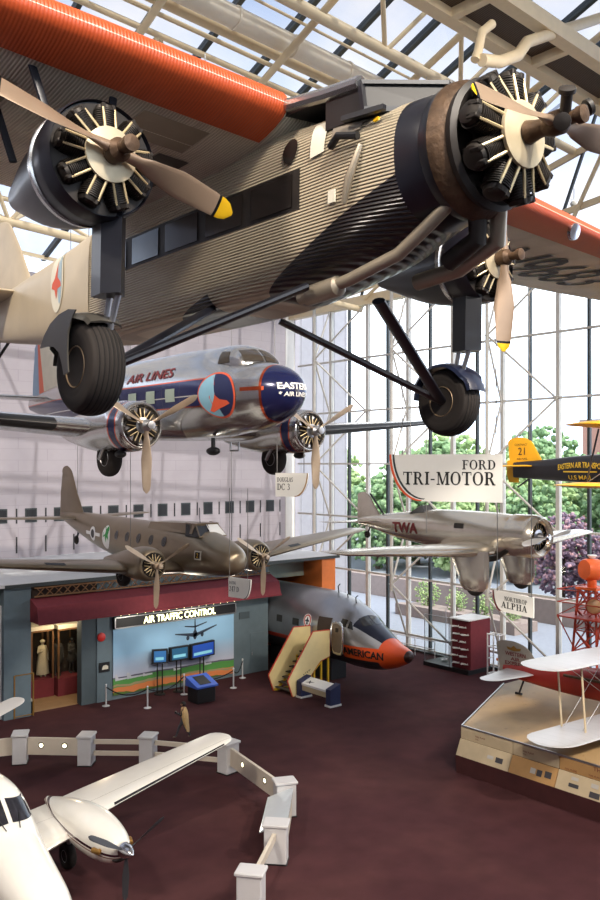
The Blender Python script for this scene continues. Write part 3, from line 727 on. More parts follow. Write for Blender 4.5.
# ================================================================ figures
def human(mb, base, h, face, pose, n_sub=1):
    """one continuous body: skeleton in metres for a 1.7 m adult facing +y, grown with a skin modifier; pose gives joint offsets"""
    J = {'pel': (0, 0, .95), 'wa': (0, 0, 1.1), 'ch': (0, .01, 1.3), 'nk': (0, .01, 1.46), 'nk2': (0, .03, 1.53), 'hd': (0, .04, 1.6), 'hd2': (0, .035, 1.69),
         'sl': (-.17, 0, 1.4), 'el': (-.24, 0, 1.13), 'wl': (-.25, .06, .9), 'hl': (-.25, .09, .82), 'sr': (.17, 0, 1.4), 'er': (.24, 0, 1.13), 'wr': (.25, .06, .9), 'hr': (.25, .09, .82),
         'pl': (-.1, 0, .9), 'kl': (-.1, .02, .5), 'al': (-.1, -.02, .08), 'fl': (-.1, .15, .03), 'pr': (.1, 0, .9), 'kr': (.1, .02, .5), 'ar': (.1, -.02, .08), 'fr': (.1, .15, .03)}
    J.update(pose)
    Rr = {'pel': .15, 'wa': .135, 'ch': .16, 'nk': .065, 'nk2': .06, 'hd': .095, 'hd2': .085, 'sl': .07, 'el': .047, 'wl': .034, 'hl': .04, 'sr': .07, 'er': .047, 'wr': .034, 'hr': .04,
          'pl': .1, 'kl': .066, 'al': .045, 'fl': .04, 'pr': .1, 'kr': .066, 'ar': .045, 'fr': .04}
    ED = [('pel', 'wa'), ('wa', 'ch'), ('ch', 'nk'), ('nk', 'nk2'), ('nk2', 'hd'), ('hd', 'hd2'), ('ch', 'sl'), ('sl', 'el'), ('el', 'wl'), ('wl', 'hl'), ('ch', 'sr'), ('sr', 'er'), ('er', 'wr'), ('wr', 'hr'), ('pel', 'pl'), ('pl', 'kl'), ('kl', 'al'), ('al', 'fl'), ('pel', 'pr'), ('pr', 'kr'), ('kr', 'ar'), ('ar', 'fr')]
    K = list(J); me = bpy.data.meshes.new('b'); ED = [(K.index(a), K.index(b)) for a, b in ED]; V = [J[k] for k in K]; Q = [Rr[k] for k in K]
    for s, wv, hv in ((-1, 'wl', 'hl'), (1, 'wr', 'hr')):     # five fingers each
        hd = Vector(J[hv]); dr_ = (hd-Vector(J[wv])).normalized(); sd = dr_.cross(Vector((0, 1, 0))); sd = sd.normalized() if sd.length > .1 else Vector((1, 0, 0)); bn = dr_.cross(sd)
        for k in range(5):
            o = (k-1.5)*.02; L = (.075, .085, .08, .062, .055)[k]; st_ = hd+bn*o*(1 if k < 4 else 0)+(bn*-.035 if k == 4 else Vector())-dr_*(.0 if k < 4 else .05)
            mid = st_+dr_*L*.6+(bn*-.03 if k == 4 else sd*.006*s); tip_ = mid+dr_*L*.5+sd*.02*s
            i0 = len(V); V += [tuple(st_), tuple(mid), tuple(tip_)]; Q += [.011, .01, .008]; ED += [(K.index(hv), i0), (i0, i0+1), (i0+1, i0+2)]
    me.from_pydata(V, ED, []); o = bpy.data.objects.new('b', me); COL.objects.link(o)
    md = o.modifiers.new('s', 'SKIN'); sv = me.skin_vertices[0].data if me.skin_vertices else None
    if sv is None:
        bm = bmesh.new(); bm.from_mesh(me); bm.verts.layers.skin.verify(); bm.to_mesh(me); bm.free(); sv = me.skin_vertices[0].data
    for i, r in enumerate(Q): sv[i].radius = (r, r); sv[i].use_root = (i == 0)
    o.modifiers.new('u', 'SUBSURF').levels = n_sub
    bpy.context.view_layer.update(); ev = bpy.data.meshes.new_from_object(o.evaluated_get(bpy.context.evaluated_depsgraph_get()))
    T = Matrix.Translation(Vector(base))@Matrix.Rotation(face, 4, 'Z')@Matrix.Scale(h/1.78, 4)
    mb.add([T@v.co for v in ev.vertices], [tuple(p.vertices) for p in ev.polygons])
    bpy.data.objects.remove(o); bpy.data.meshes.remove(ev); bpy.data.meshes.remove(me)
    hp = Vector(J['hd'])
    return T, hp
m = mk('skin', C(150, 104, 78), rough=.6); m.over((m.z).lt(.86), C(70, 70, 76)); m.over((m.z).lt(.09), C(120, 100, 86))
m.over(((m.z).gt(.86))*((m.z).lt(1.16)), C(38, 36, 42))
mk('shawl', C(214, 178, 122), rough=.85, var=.12, vscale=8.); mk('hair', C(26, 20, 20), rough=.7); mk('eye', C(20, 16, 14), rough=.3); mk('lip', C(130, 70, 64), rough=.5)
def face_bits(root, T, hp, skin):
    for s in (-1, 1): MB().ell(T@(hp+Vector((s*.034, .088, .03))), (.012, .012, .009), 8, 6).build('eye', 'eye', root)
    MB().ell(T@(hp+Vector((0, .1, 0))), (.014, .018, .022), 8, 6).build('nose', skin, root)
    MB().ell(T@(hp+Vector((0, .092, -.04))), (.024, .008, .007), 8, 6).build('mouth', 'lip', root)
    for s in (-1, 1): MB().ell(T@(hp+Vector((s*.092, .0, .01))), (.014, .02, .03), 8, 6).build('ear', skin, root)
pb = at(183.5, 738, Z=0)
ps = E('person', 'person in a draped tan shawl walking left across the open floor', 'person', pb, rz=0)
fb_ = MB(); fd = math.radians(90-(-139.8)) ; fc = math.atan2(-CX, -CY*-1)   # facing left in the picture
fdir = Vector((-CX, CY, 0)); fc = math.atan2(fdir.y, fdir.x)-PI/2
T, hp = human(fb_, pb, 1.5, fc, {'kl': (-.1, .2, .52), 'al': (-.1, .34, .1), 'fl': (-.1, .5, .06), 'kr': (.1, -.04, .5), 'ar': (.1, -.3, .12), 'fr': (.1, -.2, .03), 'el': (-.24, .06, 1.12), 'wl': (-.17, .26, 1.2), 'hl': (-.13, .33, 1.22), 'er': (.24, .02, 1.12), 'wr': (.18, .24, 1.12), 'hr': (.14, .32, 1.14)})
body = fb_.build('body', 'skin', ps, ang=80); face_bits(ps, T, hp, 'skin')
hb = MB(); hb.ell((0, 0, 0), (.115, .12, .12), 14, 10).map(lambda p: T@(Vector((p.x, p.y*1.0-.035, p.z+.02))+hp) if not (p.y > .05 and p.z < .03) else T@(Vector((p.x*.9, .015, p.z+.02))+hp)); hb.build('hair', 'hair', ps)
hb = MB(); R = []
for i, (z, rx, ry, oy) in enumerate(((1.47, .08, .07, 0), (1.43, .19, .12, -.01), (1.3, .28, .18, .0), (1.1, .31, .2, -.02), (.85, .3, .19, -.05), (.6, .29, .17, -.1), (.42, .26, .13, -.15))):
    R.append([T@Vector((rx*(1+.06*math.sin(j*2.1+i))*math.cos(2*PI*j/28), oy+ry*(1+.06*math.cos(j*1.7))*math.sin(2*PI*j/28)-(.06 if math.sin(2*PI*j/28) > 0 and i > 1 else 0), z+(.12*math.sin(2*PI*j/28) if i > 3 else 0))) for j in range(28)])
hb.loft(R, cap=False).build('shawl', 'shawl', ps)
MB().box(T@Vector((-.06, .36, 1.24)), (.1, .06, .07), fc).build('camera_held', 'black', ps)
# ---- mannequins in the two lit cases of the doorway
def case(u0, u1, yy, lab):
    xa, xb = at(u0, 650, Y=yy).x, at(u1, 650, Y=yy).x; t = E('display_case', lab, 'display case', ((xa+xb)/2, yy, 0))
    zb = .85; zt = 3.15
    MB().bx(xa, xb, yy, yy+1.3, 0.015, zb).build('plinth', 'awning', t); mb = MB()
    for x in (xa+.04, xb-.04):
        for y in (yy+.04, yy+1.26): mb.bx(x-.04, x+.04, y-.04, y+.04, zb, zt)
    for y in (yy+.04, yy+1.26): mb.bx(xa, xb, y-.04, y+.04, zt-.06, zt+.02)
    mb.build('frame', 'lattice', t); mb = MB(); mb.add([(xa+.08, yy+.02, zb), (xb-.08, yy+.02, zb), (xb-.08, yy+.02, zt-.06), (xa+.08, yy+.02, zt-.06)], [(0, 1, 2, 3)]); mb.build('pane', 'glass_case', t)
    MB().bx(xa, xb, yy+.0, yy+1.3, zt+.02, zt+.2).build('light_box', 'paper', t)
    MB().bx(xa+.1, xb-.1, yy+1.2, yy+1.26, zb, zt-.06).build('back_panel', 'interior_dark', t)
    MB().bx(xa+.3, xb-.3, yy+.3, yy+.4, zt-.08, zt-.05).build('tube_lamp', 'glow', t)
    return (xa+xb)/2, yy+.62, zb
c1 = case(31, 54, GY+2.4, 'left lit glass case with a pale robed mannequin in the doorway'); c2 = case(58, 82, GY+2.1, 'right lit glass case with dark clad mannequins in the doorway')
mk('robe', C(206, 190, 160), rough=.85); mk('uniform', C(60, 56, 54), rough=.85)
def mannequin(x, y, z, hgt, face, robe, lab):
    t = E('mannequin', lab, 'mannequin', (x, y, z), group='mannequins in the doorway cases'); b = MB(); T, hp = human(b, (x, y, z), hgt, face, {'er': (.26, .1, 1.14), 'wr': (.2, .3, 1.2), 'hr': (.18, .36, 1.24)})
    b.build('body', 'robe' if robe else 'uniform', t, ang=80); face_bits(t, T, hp, 'skin')
    MB().ell(T@(hp+Vector((0, -.01, .06))), (.12, .12, .09), 12, 8).build('headgear', 'robe' if robe else 'black', t)
    R = [[T@Vector((rx*math.cos(2*PI*j/20)*(1+.08*math.sin(3*j)), rx*.7*math.sin(2*PI*j/20), zz)) for j in range(20)] for zz, rx in ((1.42, .12), (1.34, .21), (1.0, .2), (.6, .26), (.12 if robe else .75, .3))]
    MB().loft(R, cap=False).build('robe' if robe else 'coat', 'robe' if robe else 'uniform', t)
mannequin(c1[0]+.25, c1[1], c1[2], 1.8, PI, True, 'mannequin in a long pale robe in the left doorway case')
mannequin(c1[0]-.6, c1[1]+.1, c1[2], 1.7, PI+.4, False, 'dark clad mannequin beside the pale robed one in the left case')
mannequin(c2[0]-.35, c2[1], c2[2], 1.85, PI-.3, False, 'mannequin in a dark coat, left one in the right doorway case')
mannequin(c2[0]+.4, c2[1]+.1, c2[2], 1.75, PI+.3, False, 'mannequin in a dark coat, right one in the right doorway case')
# ---- small glass vitrine on a pedestal by the pier
p = at(20, 715, Z=0); t = E('vitrine', 'small glass vitrine on legs standing before the blue pier', 'display case', p)
s = .42; MB().bx(p.x-s, p.x+s, p.y-s, p.y+s, .62, .7).build('deck', 'paper', t)
for sx in (-1, 1):
    for sy in (-1, 1): MB().bx(p.x+sx*s-.03, p.x+sx*s+.03, p.y+sy*s-.03, p.y+sy*s+.03, 0, 1.85).build('post', 'brass', t)
mb = MB()
for sy in (-1, 1): mb.bx(p.x-s, p.x+s, p.y+sy*s-.02, p.y+sy*s+.02, 1.82, 1.86); mb.bx(p.x+sy*s-.02, p.x+sy*s+.02, p.y-s, p.y+s, 1.82, 1.86); mb.bx(p.x-s, p.x+s, p.y+sy*s-.02, p.y+sy*s+.02, .05, .09); mb.bx(p.x+sy*s-.02, p.x+sy*s+.02, p.y-s, p.y+s, .05, .09)
mb.build('rail', 'brass', t)
mb = MB(); mb.add([(p.x-s, p.y-s, .7), (p.x+s, p.y-s, .7), (p.x+s, p.y-s, 1.82), (p.x-s, p.y-s, 1.82), (p.x-s, p.y+s, .7), (p.x-s, p.y+s, 1.82)], [(0, 1, 2, 3), (0, 3, 5, 4)]); mb.build('pane', 'glass_case', t)
MB().bx(p.x-.15, p.x+.12, p.y-.1, p.y+.1, .7, .78).build('exhibit', 'brass', t)
MB().bx(p.x-s+.03, p.x+s-.03, p.y+s-.06, p.y+s-.03, .7, 1.8).build('back_panel', 'white', t); MB().bx(p.x-s+.03, p.x+s-.03, p.y-s+.03, p.y+s-.03, .1, .6).build('plinth', 'black', t)  # white back panel added, standing in for pale reflections in the glass

# ================================================================ maroon case with model planes near the glass
t = E('model_case', 'maroon display case with little silver model planes by the glass wall', 'display case', (36.2, 30.2, 0))
MB().bx(35.25, 37.1, 28.65, 31.75, 0, .22).build('plinth', 'black', t); MB().bx(35.5, 37.1, 28.7, 29.95, .22, 2.78).build('cabinet', 'awning', t); MB().bx(35.3, 37.15, 28.66, 29.98, 2.78, 2.84).build('top', 'white', t)
mb = MB(); X0, X1, Ya, Yb, Z0, Z1 = 35.3, 37.05, 29.98, 31.7, .22, 2.8
mb.add([(X0, Ya, Z0), (X0, Yb, Z0), (X0, Yb, Z1), (X0, Ya, Z1)], [(0, 1, 2, 3)]); mb.add([(X0, Yb, Z0), (X1, Yb, Z0), (X1, Yb, Z1), (X0, Yb, Z1)], [(0, 1, 2, 3)]); mb.add([(X0, 28.68, Z0), (X0, Ya, Z0), (X0, Ya, 2.78), (X0, 28.68, 2.78)], [(0, 1, 2, 3)]); mb.build('pane', 'glass_case', t)
mb = MB()
for a in ((X0, Yb), (X1, Yb), (X0, Ya)): mb.bx(a[0]-.015, a[0]+.015, a[1]-.015, a[1]+.015, Z0, Z1)
mb.bx(X0-.015, X0+.015, Ya, Yb, Z1-.02, Z1+.01); mb.build('frame', 'steel', t)
md0 = None; k = 0
rr = random.Random(3)
PL = []
for r_ in range(6):
    for c_ in range(2): PL.append((35.4, 29.05+c_*.55+(.1 if r_ % 2 else 0), .5+r_*.38))
PL.append((36.1, 31.0, .3))
for i, (x, y, z) in enumerate(PL):
    rn = ('lowest', 'second from bottom', 'third from bottom', 'third from top', 'second from top', 'topmost')
    lab = 'silver model plane on the case floor behind the glass' if i == 12 else 'silver model plane in the %s row, %s column of the maroon case' % (rn[i//2], ('right', 'left')[i % 2])
    if md0 is None:
        md0 = E('model_plane', lab, 'model plane', (x, y, z), rz=1.5, group='model planes in the maroon case')
        Fus([(.26, 0, .004, .004, .004, 2), (.21, 0, .035, .035, .035, 2), (0, 0, .05, .05, .05, 2), (-.28, .01, .012, .015, .015, 2)], 3).mesh(10).build('fuselage', 'white', md0, w=False)
        for s_ in (-1, 1): wing([(0, .1, .14, 0, .14), (.24, .05, .09, .01, .14)], s_, tip=.02).build('wing', 'white', md0, w=False)
        wing([(0, -.19, .06, 0, .1), (.08, -.21, .04, 0, .1)], 1, tip=.01, vert=True).build('tail_fin', 'white', md0, w=False)
    else: copy_tree(md0, loc=(x, y, z), rz=1.57+rr.uniform(-.25, .25), label=lab)
# ================================================================ white swinging barrier / scaffold by the fin
b = at(496, 676, Z=0); t = E('access_rack', 'white tube rack standing behind the fin with the lettering', 'rack', b); mb = MB()
for dy in (-.35, .35):
    for dx in (-.25, .25): mb.tube([(b.x+dx, b.y+dy, 0), (b.x+dx, b.y+dy, 2.2)], .04, 8)
    for z in (.12, .9, 1.5, 2.15): mb.tube([(b.x-.25, b.y+dy, z), (b.x+.25, b.y+dy, z)], .03, 8)
for dx in (-.25, .25):
    for z in (.12, 1.5, 2.15): mb.tube([(b.x+dx, b.y-.35, z), (b.x+dx, b.y+.35, z)], .03, 8)
mb.build('tube_frame', 'white', t)
MB().box((b.x-.27, b.y-.3, .95), (.06, .12, .12)).build('tag_plate', 'orange_panel', t)

# lamp inside the doorway; unseen fill lights added to brighten the mural
for nm_, loc_, en_, col_ in (('doorway_lamp', (xP+2.2, GY+1.3, 3.9), 90, (1, .78, .5)), ('mural_fill', (20.6, GY-2.6, 3.7), 70, (1, .9, .75)), ('mural_fill', (24.2, GY-2.6, 3.7), 70, (1, .9, .75))):
    l_ = bpy.data.lights.new(nm_, 'POINT'); l_.energy = en_; l_.color = col_; l_.shadow_soft_size = .25; o_ = bpy.data.objects.new(nm_, l_); COL.objects.link(o_); o_.location = loc_
# ================================================================ aircraft parts (local frame: x ahead, y to port, z up)
mk('prop_metal', C(176, 156, 134), rough=.35, metal=.55, var=.08); mk('prop_plain', C(206, 198, 186), rough=.3, metal=.5)
mk('engine_black', C(38, 32, 28), rough=.55, metal=.3, var=.25, vscale=9.); mk('engine_fin', C(40, 34, 29), rough=.5, metal=.5, var=.25, vscale=12.)
mk('rod', C(206, 184, 142), rough=.4, metal=.5); mk('crank_cover', C(198, 182, 152), rough=.4, metal=.4, var=.08, vscale=6.)
mk('alu', C(188, 186, 184), rough=.24, metal=.92, var=.07, vscale=1.2); mk('tip_yellow', C(232, 180, 30), rough=.5)
def propmat(key, base, R, tip=True):
    m = mk(key, base, rough=.35, metal=.45, var=.08)
    if tip:
        r = (m.y*m.y+m.z*m.z).sqrt(); m.over(r.gt(R*.89), C(20, 20, 22)); m.over(r.gt(R*.915), C(236, 186, 30))
    return m
def blade(R, chord, r0=.1, tw0=1.05, tw1=.32, round_=True):
    """one blade along +z, turning axis x"""
    Rg = []; N = 16
    for i in range(N+1):
        s = (i/N)**.8; r = r0+(R-r0)*s
        w = chord*(.42+.58*min(1, s*2.2))*(1-.28*max(0, s-.5)/.5)
        if s > .84: w *= math.sqrt(max(1-((s-.84)/.16)**3, .04))
        th = max(.16*w*(1-s*.6), .012) if s > .2 else .16*w+(.2-s)*chord*1.6
        if s < .12: w = max(w*.8, chord*.4)
        a = tw0+(tw1-tw0)*s
        ring = []
        for k in range(14):
            t = 2*PI*k/14; u, v = w/2*math.cos(t), th/2*math.sin(t)
            ring.append(Vector((u*math.sin(a)+v*math.cos(a), -u*math.cos(a)+v*math.sin(a), r)))
        Rg.append(ring)
    return MB().loft(Rg)
def propeller(root, o, R, angs, chord, mat, hub=.1, hubmat='steel', logo=None, nose=True, spinner=None):
    pr = MB().lathe([(-.12, hub*.8), (-.04, hub), (.05, hub), (.1, hub*.6)], (0, 0, 0), (1, 0, 0), 20)
    if spinner: pr.lathe(spinner, (0, 0, 0), (1, 0, 0), 24)
    elif nose: pr.lathe([(.1, hub*.5), (.2, hub*.5), (.21, hub*.7), (.27, hub*.7), (.28, hub*.3)], (0, 0, 0), (1, 0, 0), 16)
    p = pr.build('propeller', hubmat, root, w=False); p.location = o
    b0 = None
    for a in angs:
        if b0 is None: b = blade(R, chord).build('blade', mat, p, w=False); b0 = b
        else: b = b0.copy(); COL.objects.link(b)
        b.rotation_euler = (math.radians(a)-PI/2, 0, 0)
        b.parent = p
        if logo and b is b0:
            pass
    return p
def radial(root, o, R, n=9, rods=True, cover='crank_cover', depth=1., cov=.5, a0=0.):
    c = MB(); c.lathe([(.34*R, .06), (.34*R, cov*.6*R), (.3*R, cov*R), (.24*R, cov*R)], (0, 0, 0), (1, 0, 0), 36)
    e = c.build('engine', cover, root, w=False); e.location = o
    k = MB(); k.lathe([(.25*R, .44*R), (.1*R, .5*R), (-.5*R*depth, .5*R), (-.8*R*depth, .4*R)], (0, 0, 0), (1, 0, 0), 28); k.build('crankcase', 'engine_black', e, w=False)
    P = [(.42*R, .15*R)]; z = .46*R
    for i in range(11): P += [(z, .225*R), (z+.02*R, .225*R), (z+.02*R, .16*R), (z+.04*R, .16*R)]; z += .04*R
    P += [(z, .2*R), (.97*R, .18*R), (R, .1*R)]
    cy = MB().lathe(P, (0, 0, 0), (0, 0, 1), 14)
    cy.box((.08*R, -.1*R, .93*R), (.2*R, .09*R, .14*R), 0, .01).box((.08*R, .1*R, .93*R), (.2*R, .09*R, .14*R), 0, .01)
    cy.tube([(-.1*R, .12*R, .9*R), (-.35*R, .1*R, .72*R), (-.45*R, 0, .5*R)], .045*R, 7)
    c0 = cy.build('cylinder', 'engine_fin', e, w=False); c0.rotation_euler = (a0, 0, 0)
    rd = MB()
    if rods:
        for s in (-1, 1): rd.tube([(.25*R, s*.11*R, cov*.93*R), (.16*R, s*.12*R, .9*R)], .026*R, 6)
        r0 = rd.build('pushrods', 'rod', e, w=False); r0.rotation_euler = (a0, 0, 0)
    for i in range(1, n):
        x = c0.copy(); COL.objects.link(x); x.rotation_euler = (a0+2*PI*i/n, 0, 0)
        if rods: x = r0.copy(); COL.objects.link(x); x.rotation_euler = (a0+2*PI*i/n, 0, 0)
    return e
def wheel(root, o, R, w, tyre='rubber', hubm='steel', ax=(0, 1, 0), holes=True):
    pr = []
    for i in range(15):
        t = -PI/2-PI*.92+(PI*1.84)*i/14
        t = PI*(-.08)+(PI*1.16)*i/14
        pr.append((-math.cos(t)*w/2, R-.3*R+ .3*R*math.sin(t)))
    pr = [(-w*.42, R*.42)]+[(-w/2*math.cos(PI*i/14), R*.64+.36*R*math.sin(PI*i/14)**.6) for i in range(15)]+[(w*.42, R*.42)]
    y = MB().lathe(pr, (0, 0, 0), ax, 40).build('wheel', tyre, root, w=False); y.location = o
    h = MB(); axv = Vector(ax); h.tube([axv*-w*.34, axv*w*.34], R*.05, 8)
    for s in (-1, 1): h.lathe([(s*w*.3, .02), (s*w*.36, R*.1), (s*w*.38, R*.16), (s*w*.3, R*.2), (s*w*.34, R*.36), (s*w*.45, R*.43), (s*w*.4, R*.46)], (0, 0, 0), ax, 28)
    h.build('wheel_hub', hubm, y, w=False)
    if holes:
        k = MB()
        for s in (-1, 1):
            for i in range(6):
                t = i*PI/3; c = (R*.28*math.cos(t), s*w*.335, R*.28*math.sin(t)); k.lathe([(-.02, R*.055), (.02, R*.055)], c, ax, 10)
        k.build('wheel_holes', 'engine_black', y, w=False)
    return y
mk('hub_bronze', C(128, 108, 84), rough=.5, metal=.4, var=.1)
m = mk('big_tyre', C(44, 39, 36), rough=.85, var=.1, spec=.25); m.over((m.y*2*PI/.045).sin().gt(.75)*(m.y.abs().lt(.16)), C(20, 18, 17)); m.bump((m.y*2*PI/.045).sin(), .6, .006)
def lbl(o, s): o['label'] = s; return o

# ================================================================ 1. the three-engined corrugated airliner
FX, FY, FZ = 6.61, 4.38, 14.0
FORD = E('airliner', 'big corrugated three-engined airliner with orange wing edges hung nearest the camera', 'airplane', (FX, FY, FZ), rz=-PI/2, rx=math.radians(-1.0))
R_ = FORD
m = mk('ford_skin', C(190, 176, 150), rough=.42, metal=.15, var=.07, vscale=1.3)
smooth_ = m.x.lt(-7.72)
m.over(smooth_, C(194, 178, 150))
pz = m.z; px_ = m.x
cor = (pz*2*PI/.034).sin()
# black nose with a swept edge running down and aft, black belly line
blk = (pz-(-.23+(px_+1.32)*.37)).lt(0)*px_.gt(-4.6)
blk = blk.max(px_.gt(-1.36))
blk = blk.max(((pz-(-.95+(px_+4.6)*.2)).lt(0))*(px_.gt(-6.2))*(px_.lt(-4.5)))
wband = (pz.gt(.17))*(pz.lt(.72))*(px_.gt(-3.2))*(px_.lt(-2.2))*(pz.gt(.3-(px_+2.2)*-.3))
m.over(blk, C(26, 26, 34))
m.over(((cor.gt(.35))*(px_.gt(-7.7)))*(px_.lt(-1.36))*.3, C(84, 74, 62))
m.metal(.2-blk*.15); m.rough(.42-blk*.14)
m.bump((cor*(1-smooth_)*px_.lt(-1.36)), 1., .008)
m = mk('ford_wing', C(216, 208, 190), rough=.45, metal=.12, var=.09, vscale=1.1)
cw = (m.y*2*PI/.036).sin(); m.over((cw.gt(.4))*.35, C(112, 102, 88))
m.over(m.noise(.8, 4.).lin(.5, .66)*.3, C(110, 102, 92)); m.bump(cw, .8, .005)
m = mk('ford_orange', C(190, 78, 36), rough=.45, var=.05); co = (m.y*2*PI/.036).sin(); m.over((co.gt(.3))*.3, C(158, 58, 24)); m.over((m.y+5.05).abs().lt(.13)*.5, C(236, 110, 50)); m.bump(co, .6, .004)
mk('gloss_black', C(22, 23, 30), rough=.38, coat=.15, var=.1); mk('navy', C(26, 32, 52), rough=.3, coat=.4, var=.08)
mk('windscreen_black', C(20, 19, 20), rough=.5, var=.1); mk('ford_window', C(34, 30, 28), rough=.15, var=.05); mk('side_pane', C(128, 118, 104), rough=.35); mk('pipe_grey', C(158, 146, 128), rough=.4, metal=.55, var=.08); m = mk('collector', C(82, 62, 45), rough=.55, metal=.45, var=.3, vscale=7.); m.bump(m.noise(14., 3.), .6, .02)
ff = Fus([(-.95, 0, .5, .5, .5, 2), (-1.0, 0, .6, .6, .6, 2), (-1.4, -.02, .66, .62, .66, 2.4), (-1.75, -.04, .7, .62, .72, 2.9), (-2.1, -.08, .72, .76, .78, 3.5), (-2.7, -.1, .72, .82, .86, 4), (-3.8, -.15, .73, .95, .95, 4.5), (-5.5, -.15, .73, .95, .98, 5), (-7.5, -.15, .69, .78, .96, 5), (-9, -.15, .6, .66, .86, 4.5), (-11.5, -.12, .34, .55, .62, 4), (-13.4, -.1, .1, .46, .4, 3)])
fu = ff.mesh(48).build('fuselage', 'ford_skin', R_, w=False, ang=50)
ff.patch([(-8.05, -.83), (-7.72, -.86), (-7.72, .44), (-8.05, .5)], -1, .012).build('door_edge', 'ford_skin', R_, w=False)
# side windows
xs = [-2.72, -3.62, -4.55, -5.5, -6.4, -7.3]
for sgn in (-1, 1):
    ff.patch([(-7.45, -.3), (-2.68, -.3), (-2.68, .14), (-7.45, .14)], sgn, .004, 40, 4).build('window_band', 'engine_black', R_, w=False)
    for a, b in zip(xs, xs[1:]):
        ff.patch([(b+.1, -.26), (a-.08, -.26), (a-.08, .1), (b+.1, .1)], sgn, .016, 8, 4).build('cabin_window', 'ford_window', R_, w=False)
    ff.patch([(-2.18, .28), (-1.8, .3), (-1.8, .68), (-2.2, .7)], sgn, .02, 6, 5).build('cockpit_side_pane', 'side_pane', R_, w=False)
# cockpit: V windscreen  and cabin roof
ck = MB()
ck.hexa([(-1.15, 0, .45), (-1.72, -.69, .42), (-2.3, -.7, .42), (-2.3, 0, .45), (-1.25, 0, .76), (-1.78, -.69, .74), (-2.3, -.7, .74), (-2.3, 0, .78)])
ck.hexa([(-1.15, 0, .45), (-2.3, 0, .45), (-2.3, .7, .42), (-1.72, .69, .42), (-1.25, 0, .76), (-2.3, 0, .78), (-2.3, .7, .74), (-1.78, .69, .74)])
wsn = ck.build('windscreen', 'windscreen_black', R_, w=False)
fr = MB()
for a, b in (((-1.14, 0, .45), (-1.24, 0, .78)), ((-1.72, -.7, .42), (-1.78, -.7, .76)), ((-1.72, .7, .42), (-1.78, .7, .76)), ((-1.14, 0, .48), (-1.72, -.71, .46)), ((-1.14, 0, .48), (-1.72, .71, .46))): fr.beam(a, b, .05, .05)
fr.build('windscreen_frame', 'gloss_black', wsn, w=False)
rf = MB(); rf.hexa([(-1.2, 0, .75), (-1.76, -.72, .73), (-3.2, -.72, .78), (-3.2, 0, .82), (-1.2, 0, .79), (-1.76, -.72, .77), (-3.2, -.72, .84), (-3.2, 0, .88)]); rf.hexa([(-1.2, 0, .75), (-3.2, 0, .82), (-3.2, .72, .78), (-1.76, .72, .73), (-1.2, 0, .79), (-3.2, 0, .88), (-3.2, .72, .84), (-1.76, .72, .77)])
rf.build('cockpit_roof', 'gloss_black', R_, w=False)
MB().box((-1.72, -.72, .42), (.5, .06, .05), .2).build('sill_rail', 'gloss_black', R_, w=False)
# side cockpit panes (pinkish boards) and silver window fairing
ff.patch([(-2.5, .18), (-2.28, .2), (-2.28, .56), (-2.52, .56)], -1, .02, 6, 6).build('cockpit_board', 'paper', R_, w=False)
fw = MB(); fw.tube([(-1.8, -.68, .76), (-2.3, -.7, .8), (-2.8, -.72, .86), (-3.1, -.74, .9)], .075, 10); fw.build('roof_fairing', 'alu', R_, w=False); ff.disc(-2.85, .36, .12, .14, -1, .02, 20, 3).build('porthole', 'ford_window', R_, w=False)
mk('guard_grey', C(84, 80, 73), rough=.35, metal=.3)
# wing
FWS = [(0.0, -2.85, 4.15, .85, .165), (2.9, -2.95, 4.0, .99, .165), (6.5, -3.35, 3.3, 1.26, .15), (9.5, -3.7, 2.7, 1.44, .13), (11.2, -3.9, 2.35, 1.54, .11)]
FWP = [(0.0, -2.85, 4.15, .85, .165), (2.9, -2.95, 4.0, .87, .165), (6.5, -3.35, 3.3, .87, .15), (9.5, -3.7, 2.7, .88, .13), (11.2, -3.9, 2.35, .9, .11)]
for sgn, FW, inc_ in ((-1, FWS, .075), (1, FWP, .01)):
    wg = wing(FW, sgn, tip=.65, inc=inc_).build('wing', 'ford_wing', R_, w=False)
    rows = []
    for i in range(41):
        y = .74+(11.3-.74)*i/40; rows.append([on_wing(FW, y, s, sgn, b, .012, inc_) for s, b in ((.12, False), (.08, False), (.045, False), (.02, False), (.006, False), (0, True), (.006, True), (.02, True), (.05, True), (.09, True), (.125, True))])
    MB().loft(rows, cap=False, closed=False).build('leading_edge', 'ford_orange', wg, w=False, label='orange leading edge strip')
    for y0, y1, s0, s1, mt in ((1.3, 2.1, .16, .3, 'pipe_grey'), (1.1, 1.5, .34, .42, 'guard_grey'), (1.6, 2.2, .42, .45, 'guard_grey'), (3.3, 3.9, .24, .36, 'pipe_grey'), (1.0, 1.25, .55, .62, 'guard_grey'), (3.6, 4.2, .16, .19, 'guard_grey')):
        MB().add([on_wing(FW, y, s, sgn, True, .006, inc_) for y, s in ((y0, s0), (y1, s0), (y1, s1), (y0, s1))], [(0, 1, 2, 3)]).build('access_panel', mt, wg, w=False)
# landing lamp in the port orange edge
p = on_wing(FW, 5.35, .01, 1); MB().lathe([(.0, .14), (.05, .13), (.06, .02)], p+Vector((-.02, 0, -.06)), (1, 0, -.3), 18).build('landing_lamp', 'chrome', R_, w=False)
p = on_wing(FW, 6.6, .01, 1); MB().lathe([(.0, .09), (.05, .08), (.06, .02)], p+Vector((-.02, 0, -.05)), (1, 0, -.3), 14).build('landing_lamp', 'black', R_, w=False)
# registration under the port wing
Vs, Fs, tw = text_geo('N9683', .01)
mb = MB()
def regmap(s, t): return on_wing(FW, 5.3+s, .7-.46*t/1.35, 1, True, .02, .01)
mk('registration_ink', C(34, 40, 60), rough=.7, var=0); letters('N9683', None, None, None, 1.35, 'registration_ink', R_, 'registration', align=-1, width=3.5, fn=lambda s, t: regmap(s, t), bold=.0, w=False)
